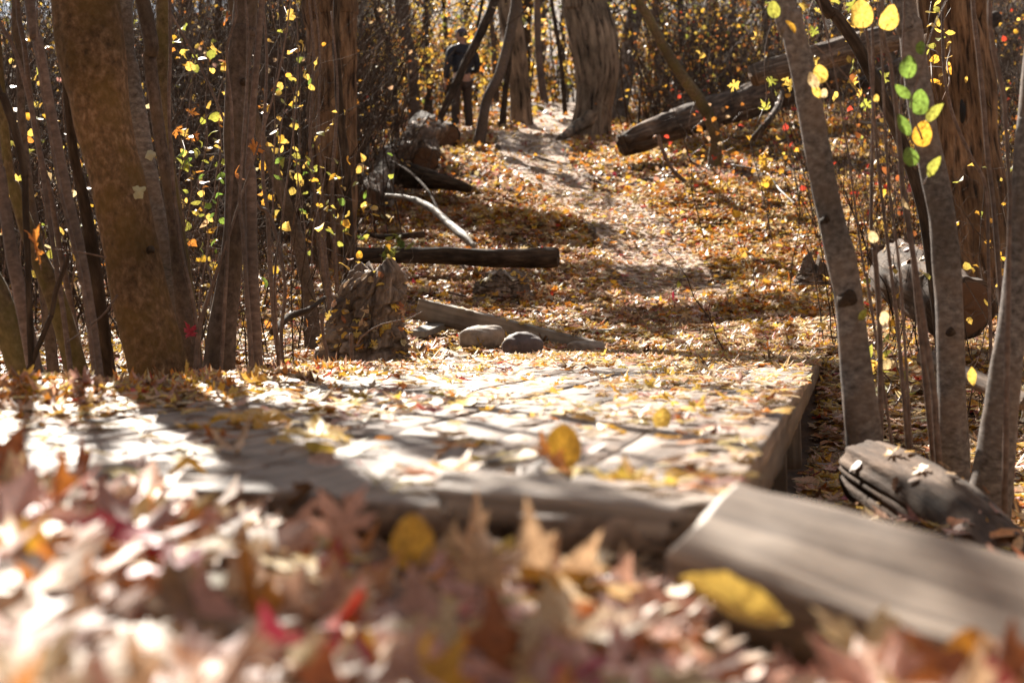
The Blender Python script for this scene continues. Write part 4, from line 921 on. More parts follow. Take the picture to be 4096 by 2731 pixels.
bough('dark arching root on the right bank beneath the long fallen log', [(3010, 560, 17), (3060, 500, 17), (3110, 430, 17.4), (3130, 360, 18)], [30, 26, 24, 18], 'darkbark')
bough('pale stick lying low behind the lower right log', [(3600, 1680, 3.9), (3680, 1672, 3.9), (3740, 1668, 3.9)], [6, 8, 5], 'palewood')

def stump(label, px, py_top, py_base, Y, w_top, w_base, mat, seed, peak=(0, 0), furrow=.22, n=90, sides=120, fu=16, fv=7, jag=.25, name='tree_stump'):
    top = P(px[0], py_top, Y); bs = P(px[1], py_base, Y); hgt = top[2] - bs[2]
    th = np.linspace(0, 2 * np.pi, sides + 1); v = np.linspace(0, 1, n)
    rt, rb_ = w_top / 2 * Y / F, w_base / 2 * Y / F
    prof = rb_ + (rt - rb_) * v ** .8
    w = 1.1 * fbm(np.cos(th)[None] * 2, np.sin(th)[None] * 2, v[:, None] * 4, seed)
    u = th[None] / (2 * np.pi) * fu
    a = np.abs(vn(u + w, v[:, None] * fv, 0, seed + 1)); b = np.abs(vn(u * 2.3 + 2 * w, v[:, None] * fv * 2.5, 0, seed + 2))
    rr = prof[:, None] * (1 + .14 * fbm(np.cos(th)[None] * 1.1 + seed, np.sin(th)[None] * 1.1, v[:, None] * 1.5, seed + 3) - furrow * (1 - np.clip(a * 2.4, 0, 1)) + furrow * .5 * (b - .4))
    jg = (jag * fbm(np.cos(th) * 1.6 + seed, np.sin(th) * 1.6, 0, seed + 6)) [None]
    Z = v[:, None] * hgt * (1 + jg * v[:, None])
    fall = np.clip((v - .86) / .14, 0, 1)[:, None]
    rr = rr * (1 - .42 * fall**2)
    cx = (bs[0] + (top[0] - bs[0]) * v[:, None]); cy = Y
    rr[:, -1] = rr[:, 0]; Z = Z + 0 * rr; Z[:, -1] = Z[:, 0]
    V = np.stack([cx + rr * np.cos(th + np.pi / 2), cy + rr * .8 * np.sin(th + np.pi / 2), bs[2] + Z], -1)
    c = V[-1].mean(0) - [0, 0, hgt * .06]
    V = V.reshape(-1, 3); i = np.arange(n - 1)[:, None] * (sides + 1); j = np.arange(sides)[None]
    q = np.stack([i + j, i + j + 1, i + sides + 2 + j, i + sides + 1 + j], -1).reshape(-1, 4)
    k = len(V); V = np.vstack([V, c]); jj = np.arange(sides); o2 = (n - 1) * (sides + 1)
    t_ = np.stack([o2 + jj, o2 + jj + 1, np.full(sides, k)], -1)
    uv = np.concatenate([np.stack([np.broadcast_to(th[None] * rb_, rr.shape), Z], -1).reshape(-1, 2), [[0, 0]]])
    o = mesh_obj(name, V - [bs[0], Y, bs[2]], [q, t_], M[mat], uv=uv, loc=(bs[0], Y, bs[2]))
    return tag(o, label, 'stump')
stump('large gnarled leaning stump dotted with leaves at the left side of the bridge far end', (1512, 1440), 1085, 1560, 5.5, 265, 430, 'stump', 7, jag=.12, fu=24, fv=11, furrow=.2, n=150, sides=200)
stump('low rotten brown stump in the leaves in front of the horizontal log', (2020, 2000), 1090, 1215, 9.7, 190, 280, 'stump', 19, jag=.22, furrow=.2, fu=12)
stump('bark covered root chunk in the leaves left of the cut log', (3262, 3245), 1040, 1140, 8.0, 85, 170, 'stump', 23, jag=.5, furrow=.3, n=50, sides=70, name='root_chunk')
stump('small jagged dark snag left of the hiker', (1715, 1712), 400, 490, 22.5, 26, 60, 'darkbark', 12, jag=.9, furrow=.2, n=30, sides=24)

# ------------------------------------------------------------------ the hiker
def skin_obj(name, verts, edges, radii, mat, parent, sub=2):
    me = bpy.data.meshes.new(name); me.from_pydata([tuple(v) for v in verts], edges, []); me.materials.append(mat)
    for p in me.polygons: p.use_smooth = True
    o = bpy.data.objects.new(name, me); COL.objects.link(o); o.parent = parent
    sk = o.modifiers.new('skin', 'SKIN'); sk.use_smooth_shade = True
    lay = me.skin_vertices[0].data if me.skin_vertices else None
    if lay is None:
        bpy.context.view_layer.objects.active = o
        lay = me.skin_vertices[0].data
    for i, r in enumerate(radii):
        lay[i].radius = (r, r) if not isinstance(r, tuple) else r
        lay[i].use_root = (i == 0)
    sb = o.modifiers.new('sub', 'SUBSURF'); sb.levels = sub; sb.render_levels = sub
    return o
def hiker():
    g = hit(1852, 516); Y = 27.0
    b = np.array([(1848 - 2048) / F * Y, Y, float(ground_z((1848 - 2048) / F * Y, Y))])
    t = thing('person', 'person standing among trees with back turned, in dark jacket, brown trousers and peaked cap', 'person', tuple(b))
    t.rotation_euler = (0, 0, rad(28))          # faces away and a little to the left
    skin = plain('skin', (.42, .22, .15), .5); jk = plain('navy_jacket', (.012, .014, .022), .8); tr = plain('brown_trousers', (.05, .032, .025), .9)
    cap = plain('plum_cap', (.07, .05, .075), .8); shoe = plain('boot_leather', (.05, .035, .025), .6); hair = plain('dark_hair', (.03, .018, .012), .6)
    # body: pelvis root, spine, neck, head, arms with fingers, legs with feet (facing local +y)
    v = [(0, 0, .93), (0, 0, 1.12), (0, .01, 1.32), (0, 0, 1.42), (0, .005, 1.49), (0, .01, 1.53)]; r = [.10, .10, .13, .085, .05, .052]
    e = [(0, 1), (1, 2), (2, 3), (3, 4), (4, 5)]
    def arm(sx, pts, hand, forward):
        i0 = len(v); P_ = [(sx * .13, 0, 1.38)] + pts; rr = [.06, .05, .042, .036, .026]
        for p, q in zip(P_, rr): v.append(p); r.append(q)
        e.append((3, i0)); [e.append((i0 + k, i0 + k + 1)) for k in range(len(P_) - 1)]
        w = Vector(P_[-1]); d = Vector(hand).normalized(); sd = Vector(forward).normalized(); pi = len(v)
        v.append(tuple(w + d * .05)); r.append((.018, .034)); e.append((pi - 1, pi))
        for k, L in enumerate((.075, .085, .08, .062)):
            base = w + d * .09 + sd * (.027 - k * .018); j = len(v)
            v.append(tuple(base)); r.append(.009); e.append((pi, j))
            v.append(tuple(base + d * L * .5)); r.append(.0085); e.append((j, j + 1))
            v.append(tuple(base + d * L * .9 + Vector((-sx * .02, .01, 0)))); r.append(.007); e.append((j + 1, j + 2))
        j = len(v); v.append(tuple(w + d * .045 + sd * .04)); r.append(.01); e.append((pi, j)); v.append(tuple(w + d * .085 + sd * .055)); r.append(.008); e.append((j, j + 1))
    arm(-1, [(-.225, -.01, 1.34), (-.27, -.03, 1.12), (-.285, .0, 1.05), (-.28, .06, .86)], (0, .15, -1), (0, 1, .1))
    arm(1, [(.225, 0, 1.34), (.28, -.03, 1.12), (.285, .02, 1.04), (.17, .22, 1.06)], (-.8, .5, .15), (.2, .3, 1))
    for sx in (-1, 1):
        i = len(v)
        for p, q in (((sx * .10, 0, .86), .095), ((sx * .12, .01, .5), .062), ((sx * .125, -.01, .3), .056), ((sx * .13, -.015, .09), .038), ((sx * .135, .06, .045), .036), ((sx * .15, .17, .035), .03)):
            v.append(p); r.append(q)
        e.append((0, i)); [e.append((i + k, i + k + 1)) for k in range(5)]
    body = skin_obj('body', v, e, r, skin, t)
    # head with face, turned left
    n, k = 36, 26; th = np.linspace(0, 2 * np.pi, n, endpoint=False); ph = np.linspace(0, np.pi, k)
    x = np.sin(ph)[:, None] * np.cos(th); y = np.sin(ph)[:, None] * np.sin(th); z = np.cos(ph)[:, None] * np.ones(n)
    X, Yh, Z = x * .077, y * .098, z * .118
    front = np.clip(y, 0, 1)
    Yh = Yh + .03 * front * np.exp(-(x / .22) ** 2 - ((z + .10) / .22) ** 2) - .010 * front * np.exp(-((np.abs(x) - .4) / .18) ** 2 - ((z - .06) / .12) ** 2)
    Yh = Yh + .008 * front * np.exp(-(x / .35) ** 2 - ((z + .48) / .07) ** 2) - .005 * front * np.exp(-(x / .35) ** 2 - ((z + .54) / .03) ** 2)
    X = X * (1 - .25 * np.clip(-z - .3, 0, 1)); X = X + .018 * np.sign(x) * np.exp(-((np.abs(x) - 1) / .12) ** 2 - (y / .2) ** 2 - ((z + .05) / .22) ** 2)
    V = np.stack([X, Yh, Z], -1).reshape(-1, 3); i = np.arange(k - 1)[:, None] * n; j = np.arange(n)[None]; j2 = (j + 1) % n
    q = np.stack([i + j, i + n + j, i + n + j2, i + j2], -1).reshape(-1, 4)
    hd = mesh_obj('head', V, q, skin, t, loc=(0, .02, 1.62), rot=(rad(-4), 0, rad(48)))
    m = (V[:, 2] > -.05) & ((V[:, 1] < .03) | (V[:, 2] > .05))
    fm = m[q].all(1)
    mesh_obj('hair', V * [1.07, 1.06, 1.05], q[fm], hair, hd)
    mc = V[:, 2] > .028
    mesh_obj('cap', V * [1.13, 1.10, 1.10] + [0, -.002, .004], q[mc[q].all(1)], cap, hd)
    a = np.linspace(-1.0, 1.0, 11); bV = []
    for s_, zz in ((0, 0), (1, 0), (1, -.006), (0, -.006)):
        for w in a: bV.append((math.sin(w) * .082 * (1 + .0 * s_), math.cos(w) * .085 + s_ * .075 * math.cos(w * .95), .036 + zz - .018 * s_))
    fq = [[r0 * 11 + i_, r0 * 11 + i_ + 1, ((r0 + 1) % 4) * 11 + i_ + 1, ((r0 + 1) % 4) * 11 + i_] for r0 in range(4) for i_ in range(10)]
    mesh_obj('cap_brim', np.array(bV), np.array(fq), cap, hd)
    jv = [(0, 0, .90), (0, 0, 1.10), (0, .0, 1.30), (0, -.005, 1.41), (0, 0, 1.47)]; jr = [(.185, .14), (.17, .135), (.185, .14), (.12, .09), (.07, .07)]
    je = [(0, 1), (1, 2), (2, 3), (3, 4)]
    for sx, pts in ((-1, [(-.225, -.01, 1.35), (-.27, -.03, 1.13), (-.288, .0, 1.04), (-.282, .05, .88)]), (1, [(.225, 0, 1.35), (.28, -.03, 1.13), (.288, .02, 1.04), (.19, .2, 1.055)])):
        i = len(jv)
        for p, q_ in zip([(sx * .14, 0, 1.37)] + pts, (.085, .078, .064, .058, .047)): jv.append(p); jr.append(q_)
        je.append((3, i)); [je.append((i + w, i + w + 1)) for w in range(4)]
    skin_obj('jacket', jv, je, jr, jk, t)
    tv = [(0, 0, .93)]; trr = [(.165, .15)]; te = []
    for sx in (-1, 1):
        i = len(tv)
        for p, q_ in (((sx * .09, 0, .84), .105), ((sx * .115, .012, .5), .082), ((sx * .125, -.005, .28), .076), ((sx * .13, -.01, .07), .07)): tv.append(p); trr.append(q_)
        te.append((0, i)); [te.append((i + w, i + w + 1)) for w in range(3)]
    skin_obj('trousers', tv, te, trr, tr, t)
    for sx in (-1, 1): skin_obj('boot', [(sx * .13, -.05, .055), (sx * .135, .03, .05), (sx * .145, .12, .04), (sx * .155, .2, .035)], [(0, 1), (1, 2), (2, 3)], [.05, .052, .047, .035], shoe, t, 2)
hiker()

# ------------------------------------------------------------------ fallen leaves: ground, deck, foreground
bpy.context.view_layer.update()
from mathutils.bvhtree import BVHTree
def bvh_of(objs):
    V, Fc = [], []
    for o in objs:
        k = len(V); mw = o.matrix_world
        V += [mw @ v.co for v in o.data.vertices]; Fc += [[i + k for i in p.vertices] for p in o.data.polygons]
    return BVHTree.FromPolygons(V, Fc)
W1 = {'tan': 6, 'pink': 6, 'brown': 1.6, 'orange': 2.4, 'gold': .8, 'yellow': .4, 'cream': 1.2, 'red': .25, 'crimson': .45, 'rust': 1.4}
W2 = {'yellow': 2, 'gold': 2.6, 'tan': 6, 'cream': 3.5, 'orange': 1.3, 'brown': 1.8, 'pink': 2, 'rust': 1.2, 'red': .2, 'crimson': .25, 'lime': .1}
W3 = {'tan': 7, 'pink': 3.5, 'orange': 2.6, 'rust': 2, 'brown': 1.8, 'gold': 3, 'cream': 3, 'yellow': 1, 'red': .35, 'crimson': .35, 'dark': .2}
W4 = {'orange': 4, 'gold': 4, 'yellow': 2.4, 'tan': 4, 'rust': 1.6, 'red': .8, 'cream': 3.4, 'brown': 1}
def in_deck(X, Y, mgn=0.0):
    l = (X - BO[0]) * BU[0] + (Y - BO[1]) * BU[1]; a = (X - BO[0]) * BV[0] + (Y - BO[1]) * BV[1]
    nl = 1.52 - a * .0
    nearv = np.array([near_l(v) for v in (0, .7, 1.4)]); nl = np.interp(a, [0, .7, 1.4], nearv)
    return (a > -.0 - mgn) & (a < NB * PW + mgn) & (l > nl - mgn) & (l < 7.15 - np.clip(a - .8, 0, 1) * 2.2), l, a
def litter(name, label, y0, y1, n, half, size, kinds, weights, tilt=.35, lift=.012, pathdens=.07, sizevar=(.6, 1.3), mix=None, face=False):
    u = R.uniform(0, 1, n); Y = np.sqrt(y0**2 + u * (y1**2 - y0**2)); X = R.uniform(-1, 1, n) * (half[0] + half[1] * Y)
    ins, _, _ = in_deck(X, Y)
    keep = ~ins
    d = X - path_x(np.clip(Y, 7.4, 60))
    onp = (np.abs(d) < .40 + .1 * vn(Y, 0, 0, 21) + .1 * sm(12, 30, Y)) & (Y > 10.2)
    keep &= ~(onp & (R.uniform(0, 1, n) > pathdens))
    keep &= (vn(X * 2.6, Y * 2.6, 0, 40) > -.72) | (R.uniform(0, 1, n) < .35)
    X, Y = X[keep], Y[keep]; n = len(X)
    Z = ground_z(X, Y) + np.abs(R.normal(scale=lift, size=n)) + .004
    wts = weights
    cols = pick_cols(wts, n)
    if mix is not None:
        c2 = pick_cols(mix, n); msk = (vn(X * .5, Y * .5, 0, 50) + (X - path_x(np.clip(Y, 7.4, 60))) * .25 > .2); cols[msk] = c2[msk]
    tl = np.abs(R.normal(scale=tilt, size=n))
    td = None
    if face: tl = np.abs(R.normal(loc=.36, scale=.24, size=n)); td = R.normal(scale=.55, size=n)
    o = leaf_obj(name, kinds, np.column_stack([X, Y, Z]), size * R.uniform(*sizevar, n), tl, cols, tdir=td)
    return tag(o, label, kind='stuff')
litter('fallen_leaves', 'large tan and brown maple leaves heaped before the bridge', .55, 1.75, 5200, (.35, .42), .074, {'maple': 1.2, 'flatmaple': 5, 'flatround': .8, 'oval': .3}, W1, tilt=.2, lift=.010, sizevar=(.5, 1.2), face=True)
litter('fallen_leaves', 'yellow and tan leaves covering the gully and banks beside the bridge', 1.75, 9, 76000, (.3, .45), .052, {'flatmaple': 5, 'maple': 1.5, 'flatround': 2.2, 'oval': .6}, W2, tilt=.22, lift=.012)
litter('fallen_leaves', 'orange and rust leaves carpeting the slope around the path', 9, 16, 125000, (.3, .42), .056, {'flatmaple': 3, 'maple': 2, 'round': 1.5, 'simple': 1}, W3, tilt=.36, lift=.018, mix=W4)
litter('fallen_leaves', 'orange and red leaves carpeting the upper slope', 16, 30, 90000, (.5, .42), .08, {'simple': 4, 'far': 2}, W3, tilt=.6, lift=.025, mix=W4)
litter('fallen_leaves', 'bright orange and yellow leaf carpet on the far hillside', 30, 110, 110000, (.5, .45), .17, {'far': 1}, {'orange': 3, 'gold': 3, 'yellow': 2, 'tan': 2, 'rust': 1}, tilt=.7, lift=.05)
def path_litter():
    n = 11000; Y = R.uniform(9.5, 30, n); Y = 9.5 + (Y - 9.5) * R.uniform(.3, 1, n)
    X = path_x(Y) + R.normal(scale=.26, size=n); Z = ground_z(X, Y) + .008
    o = leaf_obj('trodden_leaves', {'flatmaple': 2, 'flatround': 1, 'far': 2}, np.column_stack([X, Y, Z]), .05 * R.uniform(.35, 1.1, n), np.abs(R.normal(scale=.12, size=n)), pick_cols({'cream': 5, 'pink': 5, 'tan': 3, 'brown': .6}, n))
    tag(o, 'pale trodden leaves pressed flat along the footpath', kind='stuff')
    m = 1500; Y = np.sqrt(R.uniform(7.6**2, 20**2, m)); X = R.uniform(-1, 1, m) * (.3 + .42 * Y); a = R.uniform(0, np.pi, m); L = R.uniform(.04, .22, m)
    t = np.linspace(-1, 1, 5); C = np.stack([X[:, None] + np.cos(a)[:, None] * L[:, None] * t, Y[:, None] + np.sin(a)[:, None] * L[:, None] * t + .02 * np.sin(t * 2 + a[:, None]), 0 * t[None] + 0 * X[:, None]], -1)
    C[..., 2] = ground_z(C[..., 0], C[..., 1]).mean(1)[:, None] + .018 + .012 * t[None] * R.normal(size=(m, 1))
    V, fs, uv = tubes_fast(C, .0035 * R.uniform(.4, 1.8, (m, 1)) * (1 - .3 * t)[None], 4)
    tag(mesh_obj('fallen_twigs', V, fs, M['sapling'], uv=uv), 'small bare twigs strewn among the fallen leaves', kind='stuff')
path_litter()
# on the deck
def deck_leaves():
    n = 12000; l = R.uniform(1.1, 7.2, n); a = R.uniform(0, NB * PW, n)
    dens = .17 + .5 * sm(.0, .6, vn(l * 1.3, a * 3.0, 0, 61)) + 1.5 * sm(4.6, 6.6, l) + 1.1 * sm(NB * PW - .34, NB * PW - .05, a) * (1 - sm(4.5, 5.5, l)) + .25 * sm(3.4, 2.7, l) * sm(2.2, 2.6, l)
    dens += .5 * sm(.8, 1.2, a) * (1 - sm(3.4, 4.4, l))
    keep = R.uniform(0, 1, n) < dens * .55; l, a = l[keep], a[keep]; n = len(l)
    pos = BO + BU * l[:, None] + BV * a[:, None]
    ok = in_deck(pos[:, 0], pos[:, 1])[0]; pos, l, a = pos[ok], l[ok], a[ok]; n = len(l)
    pile = sm(NB * PW - .28, NB * PW, a) * (1 - sm(4.3, 5.6, l)) * .055
    pos[:, 2] = .005 + np.abs(R.normal(scale=.003, size=n)) + .35 * pile * R.uniform(0, 1, n)
    o = leaf_obj('fallen_leaves', {'flatmaple': 3, 'maple': .8, 'flatround': 3, 'oval': 1}, pos, .042 * R.uniform(.5, 1.25, n), np.abs(R.normal(scale=.16, size=n)), pick_cols({'yellow': 3, 'gold': 3, 'cream': 3, 'tan': 4, 'orange': 1.6, 'brown': 2, 'pink': 1, 'rust': 1, 'red': .2}, n))
    tag(o, 'yellow and tan leaves scattered over the bridge boards', kind='stuff')
    # ridge of leaves heaped along the left edge
    n = 2600; l = R.uniform(1.6, 4.6, n); a = NB * PW + R.normal(scale=.10, size=n) - .02
    pos = BO + BU * l[:, None] + BV * a[:, None]
    hgt = (.012 + .045 * sm(3.2, 2.7, l)) * np.exp(-((a - NB * PW) / .12) ** 2) * (.9 + .3 * vn(l * 3, 0, 0, 71))
    pos[:, 2] = hgt * np.sqrt(R.uniform(0, 1, n))
    o = leaf_obj('fallen_leaves', {'maple': 5, 'round': 1.5, 'oval': 1}, pos, .044 * R.uniform(.5, 1.25, n), np.abs(R.normal(scale=.38, size=n)), pick_cols({'tan': 4, 'orange': 3, 'gold': 2, 'yellow': 2, 'brown': 2, 'pink': 2, 'red': .5, 'cream': 2}, n))
    tag(o, 'ridge of orange and tan leaves heaped along the far left edge of the bridge', kind='stuff')
deck_leaves()
def scatter_on(objs, n, size, weights, label, nzmin=.25, kinds={'round': 2, 'oval': 1, 'maple': 1}, side=False, hor=False):
    bv = bvh_of(objs); pts = np.array([list(o.matrix_world @ Vector(c)) for o in objs for c in o.bound_box]); lo, hi = pts.min(0), pts.max(0)
    pos, tl, td = [], [], []
    tries = 0
    while len(pos) < n and tries < n * 40:
        tries += 1
        if side and random.random() < .7:
            o_ = Vector((random.uniform(lo[0], hi[0]), lo[1] - .3, random.uniform(lo[2], hi[2]))); d = Vector((random.uniform(-.1, .1), 1, -.4))
        else:
            o_ = Vector((random.uniform(lo[0], hi[0]), random.uniform(lo[1], hi[1]), hi[2] + .2)); d = Vector((0, 0, -1))
        h = bv.ray_cast(o_, d)
        if h[0] is None: continue
        nr = h[1] if h[1].dot(d) < 0 else -h[1]
        if nr.z < nzmin: continue
        pos.append(list(h[0] + nr * .006)); tl.append(math.acos(max(-1, min(1, nr.z)))); td.append(math.atan2(nr.y, nr.x) + math.pi / 2)
    if not pos: return
    m = len(pos)
    o = leaf_obj('fallen_leaves', kinds, np.array(pos), size * R.uniform(.6, 1.2, m), np.array(tl) + R.normal(scale=.12, size=m), pick_cols(weights, m), tdir=np.array(td))
    tag(o, label, kind='stuff')
def named(sub): return [o for o in bpy.data.objects if o.get('label') and sub in o['label']]
def geo(o): return [c for c in ([o] + list(o.children)) if c.type == 'MESH']
LT = {'yellow': 3, 'gold': 3, 'tan': 3, 'cream': 2, 'brown': 1, 'orange': 1, 'rust': 1}
scatter_on(geo(named('gnarled leaning stump')[0]), 150, .03, LT, 'small golden leaves caught on the gnarled stump bark', nzmin=-.05, side=True)
scatter_on(geo(named('gnarled weathered log at')[0]), 60, .034, {'gold': 3, 'tan': 2, 'rust': 3, 'brown': 2, 'crimson': .4}, 'small leaves resting on the lower right gnarled log', nzmin=.2, side=True, kinds={'flatround': 2, 'flatmaple': 1})
scatter_on(geo(named('edging timber half')[0]), 30, .045, LT, 'leaves lying on top of the edging timber', nzmin=.6)
scatter_on(geo(named('flat grey slab')[0]), 26, .06, LT, 'leaves lying on the flat grey slab', nzmin=.6, kinds={'maple': 2, 'round': 1})
scatter_on(geo(named('low rotten brown stump')[0]), 40, .055, LT, 'leaves lying on the low rotten stump', nzmin=.1, side=True)
scatter_on(geo(named('cut log lying')[0]) + geo(named('long fallen log')[0]) + geo(named('topmost in the left')[0]), 120, .055, W3, 'leaves lying on the big fallen logs', nzmin=.3)

# ------------------------------------------------------------------ thicket brush
def thicket(name, label, spots, stems, hgt, leafn, weights, lsize=.055, rr=.006):
    """dense tangle of arching twigs; nobody could count them"""
    nS = len(spots) * stems
    c = np.repeat(np.array(spots), stems, 0)
    base = c + R.normal(scale=.35, size=(nS, 2)); bz = ground_z(base[:, 0], base[:, 1])
    ang = R.uniform(0, 2 * np.pi, nS); L = hgt * R.uniform(.4, 1.2, nS)
    d0 = np.stack([.3 * np.cos(ang), .3 * np.sin(ang), np.ones(nS)], -1) + R.normal(scale=.12, size=(nS, 3)); ang2 = ang + R.normal(scale=1.2, size=nS); bend = np.stack([np.cos(ang2), np.sin(ang2), -R.uniform(0, .9, nS)], -1) * R.uniform(.05, .55, (nS, 1))
    t = np.linspace(0, 1, 8)
    C = np.concatenate([base, bz[:, None]], 1)[:, None] + d0[:, None] * (L[:, None] * t)[..., None] + bend[:, None] * (L[:, None] * t**2)[..., None] * .6
    C += R.normal(scale=.035, size=C.shape) * t[None, :, None] * L[:, None, None] ** .5
    r = rr * R.uniform(.4, 1.5, (nS, 1)) * (1 - .75 * t)[None]
    k = 6; ii = np.repeat(np.arange(nS), k); jj = R.integers(1, 8, nS * k)
    s = C[ii, jj]; d = R.normal(size=(nS * k, 3)) + [0, 0, .25]; d /= np.linalg.norm(d, axis=1)[:, None]
    L2 = L[ii] * R.uniform(.12, .4, nS * k)
    C2 = s[:, None] + d[:, None] * (L2[:, None] * t)[..., None] + R.normal(scale=.10, size=(nS * k, 1, 3)) * (t**2)[None, :, None] * 1 + R.normal(scale=.012, size=(nS * k, 8, 3)) * t[None, :, None]
    r2 = r[ii, jj][:, None] * .7 * (1 - .7 * t)[None]
    AC, AR = np.concatenate([C, C2]), np.concatenate([r, r2])
    V, fs, uv = tubes_fast(AC, AR, 3)
    o = mesh_obj(name, V, fs, M['brush'], uv=uv); tag(o, label, kind='stuff')
    if leafn:
        a = R.integers(0, len(AC), leafn); b = R.integers(2, 8, leafn)
        pos = AC[a, b] + R.normal(scale=.02, size=(leafn, 3))
        lf = leaf_obj('brush_foliage', {'simple': 2, 'round': 1}, pos, lsize * R.uniform(.6, 1.3, leafn), R.uniform(0, 2.9, leafn), pick_cols(weights, leafn), 'livingleaf')
        tag(lf, 'scattered autumn leaves clinging to the ' + label, kind='stuff')
def spots(pxr, yr, n, skip=None):
    o = []
    while len(o) < n:
        Y = random.uniform(*yr); px = random.uniform(*pxr)
        X = (px - 2048) / F * Y
        if Y < 38 and abs(X - path_x(min(max(Y, 7.4), 60))) < 1.0 + .02 * Y: continue
        if skip and skip(px, Y): continue
        if 1380 < px < 1990 and 11 < Y < 27.5: continue
        o.append((X, Y))
    return o
thicket('undergrowth', 'grey brown twiggy thicket left of the path', spots((560, 1760), (13, 26), 74), 24, 2.6, 2400, {'orange': 3, 'tan': 3, 'gold': 2, 'yellow': 2, 'rust': 2, 'red': .4}, lsize=.045)
thicket('undergrowth', 'bare brush behind the left trunks', spots((-500, 1100), (8, 16), 52), 26, 2.0, 700, {'yellow': 3, 'lime': 2, 'orange': 2, 'gold': 2, 'cream': 2, 'pink': 1}, rr=.005)
thicket('undergrowth', 'dark tangled brush on the right bank', spots((2680, 4300), (15, 28), 60, lambda px, Y: Y < 21 and px < 3480), 16, 2.2, 1500, {'orange': 2, 'rust': 3, 'red': 1.2, 'brown': 2, 'gold': 1, 'yellow': .8}, lsize=.045)
thicket('undergrowth', 'dark low vines under the shaggy right trunk', spots((3150, 4500), (9.5, 14), 24, lambda px, Y: px < 3400 and Y < 11), 16, 1.5, 600, {'rust': 2, 'gold': 2, 'yellow': 2, 'red': 1}, rr=.004)
thicket('undergrowth', 'thin stems in the gully at the right', spots((3380, 4400), (4.8, 8), 10), 10, .9, 160, {'yellow': 2, 'gold': 2, 'lime': 1}, lsize=.04, rr=.003)
thicket('undergrowth', 'thin bare stems around the gnarled stump', spots((650, 1120), (6.6, 9), 14), 8, .9, 160, {'yellow': 2, 'gold': 2, 'orange': 1}, lsize=.045, rr=.0035)
thicket('undergrowth', 'sunny distant brush along the skyline', spots((-600, 4700), (34, 60), 90), 12, 4.0, 9500, {'yellow': 4, 'gold': 3, 'lime': 1.2, 'orange': 2, 'cream': 2}, lsize=.15, rr=.02)
thicket('undergrowth', 'dense dark brush on the slope beyond the right bank', spots((2560, 4500), (26, 40), 60), 16, 3.2, 3500, {'orange': 2, 'gold': 2, 'rust': 2, 'yellow': 2, 'lime': 1}, lsize=.08, rr=.012)
thicket('undergrowth', 'dense dark brush deep behind the left trunks', spots((-600, 1500), (24, 38), 60), 16, 3.4, 2800, {'orange': 3, 'gold': 2, 'tan': 2, 'yellow': 2}, lsize=.075, rr=.012)
thicket('undergrowth', 'mid distance yellow brush behind the path', spots((1300, 3000), (29, 40), 26), 12, 2.6, 3600, {'yellow': 4, 'gold': 3, 'orange': 3, 'lime': 1}, lsize=.10, rr=.01)

# distant trees with full crowns on the hillside
def far_tree(label, X, Y, hgt, w, weights, n=1500, name='distant_tree', group='yellowing trees along the hilltop'):
    z0 = float(ground_z(X, Y)); t = thing(name, label, 'tree', (X, Y, z0), group)
    C = [(0, 0, -.3), (.15 * math.sin(X), 0, hgt * .35), (.3 * math.sin(X * 2), .1, hgt * .8)]
    tube_obj('trunk', C, [.16, .12, .05], M['grey'], t, sides=8, n=16)
    th = R.uniform(0, 2 * np.pi, 16); cl = np.stack([np.cos(th) * w * R.uniform(.1, .9, 16), np.sin(th) * w * R.uniform(.1, .9, 16), hgt * R.uniform(.25, 1.0, 16)], -1)
    lm = [tube([(0, 0, hgt * .15 + c[2] * .3), c * [.5, .5, .85], c], [.05, .035, .012], sides=4, n=7) for c in cl]
    V, fs, uv = merge(lm); mesh_obj('limb_work', V, fs, M['darkbark'], t, uv=uv)
    i = R.integers(0, 16, n); pos = cl[i] + R.normal(size=(n, 3)) * [w * .22, w * .22, hgt * .085]
    leaf_obj('crown', {'far': 1}, pos, .17 * R.uniform(.6, 1.3, n), R.uniform(0, 1.5, n), pick_cols(weights, n), 'livingleaf', t)
ft = [(-500, 46), (-150, 38), (120, 54), (420, 44), (720, 56), (980, 40), (1250, 52), (1500, 60), (1720, 47), (1880, 62), (2160, 58), (2420, 50), (2650, 60), (2850, 46), (3100, 56), (3330, 42), (3600, 54), (3850, 44), (4150, 52), (4500, 42)]
nm = ['leftmost', 'second', 'third', 'fourth', 'fifth', 'sixth', 'seventh', 'eighth', 'ninth', 'tenth', 'eleventh', 'twelfth', 'thirteenth', 'fourteenth', 'fifteenth', 'sixteenth', 'seventeenth', 'eighteenth', 'nineteenth', 'rightmost']
for i, (px, Y) in enumerate(ft):
    wts = ({'yellow': 4, 'gold': 2, 'lime': 2}, {'gold': 3, 'orange': 3, 'yellow': 2}, {'lime': 3, 'yellow': 2, 'green': 1.5}, {'cream': 3, 'yellow': 3, 'tan': 1})[i % 4]
    far_tree(f'{nm[i]} hilltop tree from the left, its {("yellow", "orange gold", "yellow green", "pale cream")[i % 4]} crown behind the woods', (px - 2048) / F * Y, Y, 7 + 2 * ((i * 7) % 5) / 4, 2.6 + .3 * (i % 3), wts, n=800)
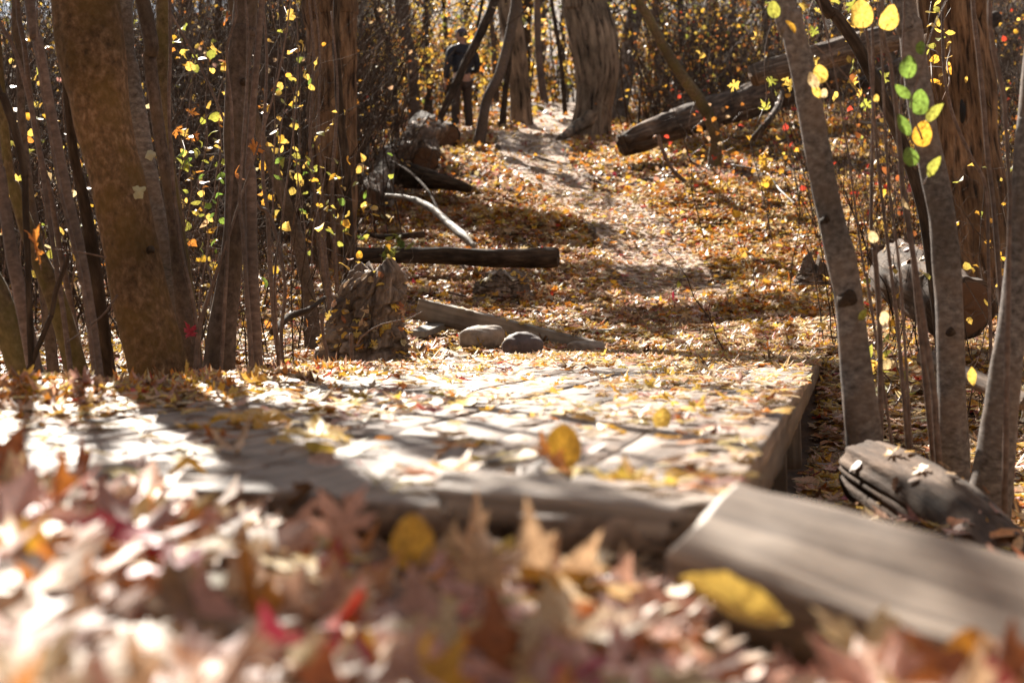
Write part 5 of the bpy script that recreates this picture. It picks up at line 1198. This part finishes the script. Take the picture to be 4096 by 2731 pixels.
for i, (X, Y) in enumerate([(5.5, 3), (7, -2), (4.5, -4), (0, -6), (-4, -4.5), (-6.5, -1), (-6, 3.5), (8, 7), (-7, 8.5), (1.8, -3), (-2.2, -2.8), (10, 12), (-11, 13)]):
    t_ = far_tree('yellow leaved tree of the surrounding woods', X, Y, 6.5, 2.3, {'yellow': 3, 'gold': 3, 'orange': 2}, n=2200, name='woodland_tree', group='trees around and behind the viewpoint')
for o in list(bpy.data.objects):
    n = o.name.split('.')[0]
    if n == 'limb_work': o.name = 'limb'
    if n == 'twig_work': o.name = 'twig'

# ------------------------------------------------------------------ light, sky, camera
sc = bpy.context.scene
w = bpy.data.worlds.new('World'); sc.world = w; w.use_nodes = True
nt = w.node_tree; bg = nt.nodes['Background']
sky = nt.nodes.new('ShaderNodeTexSky'); sky.sky_type = 'NISHITA'; sky.sun_disc = False
sky.sun_elevation = SUN_EL; sky.sun_rotation = SUN_AZ; sky.altitude = 1500
hs = N(nt, 'ShaderNodeHueSaturation', Saturation=.3); nt.links.new(sky.outputs[0], hs.inputs['Color']); nt.links.new(hs.outputs[0], bg.inputs[0]); bg.inputs[1].default_value = .05
sl = bpy.data.lights.new('sun', 'SUN'); sl.energy = 5.0; sl.angle = rad(.55); sl.color = (1, .93, .82)
so = bpy.data.objects.new('sun', sl); COL.objects.link(so)
so.rotation_euler = Vector(SUN).to_track_quat('Z', 'Y').to_euler()
cd = bpy.data.cameras.new('camera'); cam = bpy.data.objects.new('camera', cd); COL.objects.link(cam)
cam.location = (0, 0, H); cam.rotation_euler = (rad(90), 0, 0)
cd.sensor_width = 22.3; cd.lens = 35.0; cd.shift_y = -(1365.5 - 1264) / 4096
cd.clip_start = .02; cd.clip_end = 2000
cd.dof.use_dof = True; cd.dof.focus_distance = 5.6; cd.dof.aperture_fstop = 3.4
sc.camera = cam
sc.view_settings.view_transform = 'Standard'; sc.view_settings.look = 'None'
sc.view_settings.exposure = 1.88; sc.view_settings.gamma = 1
sc.cycles.max_bounces = 6; sc.cycles.diffuse_bounces = 2; sc.cycles.transmission_bounces = 3; sc.cycles.glossy_bounces = 2
sc.cycles.sample_clamp_indirect = 6
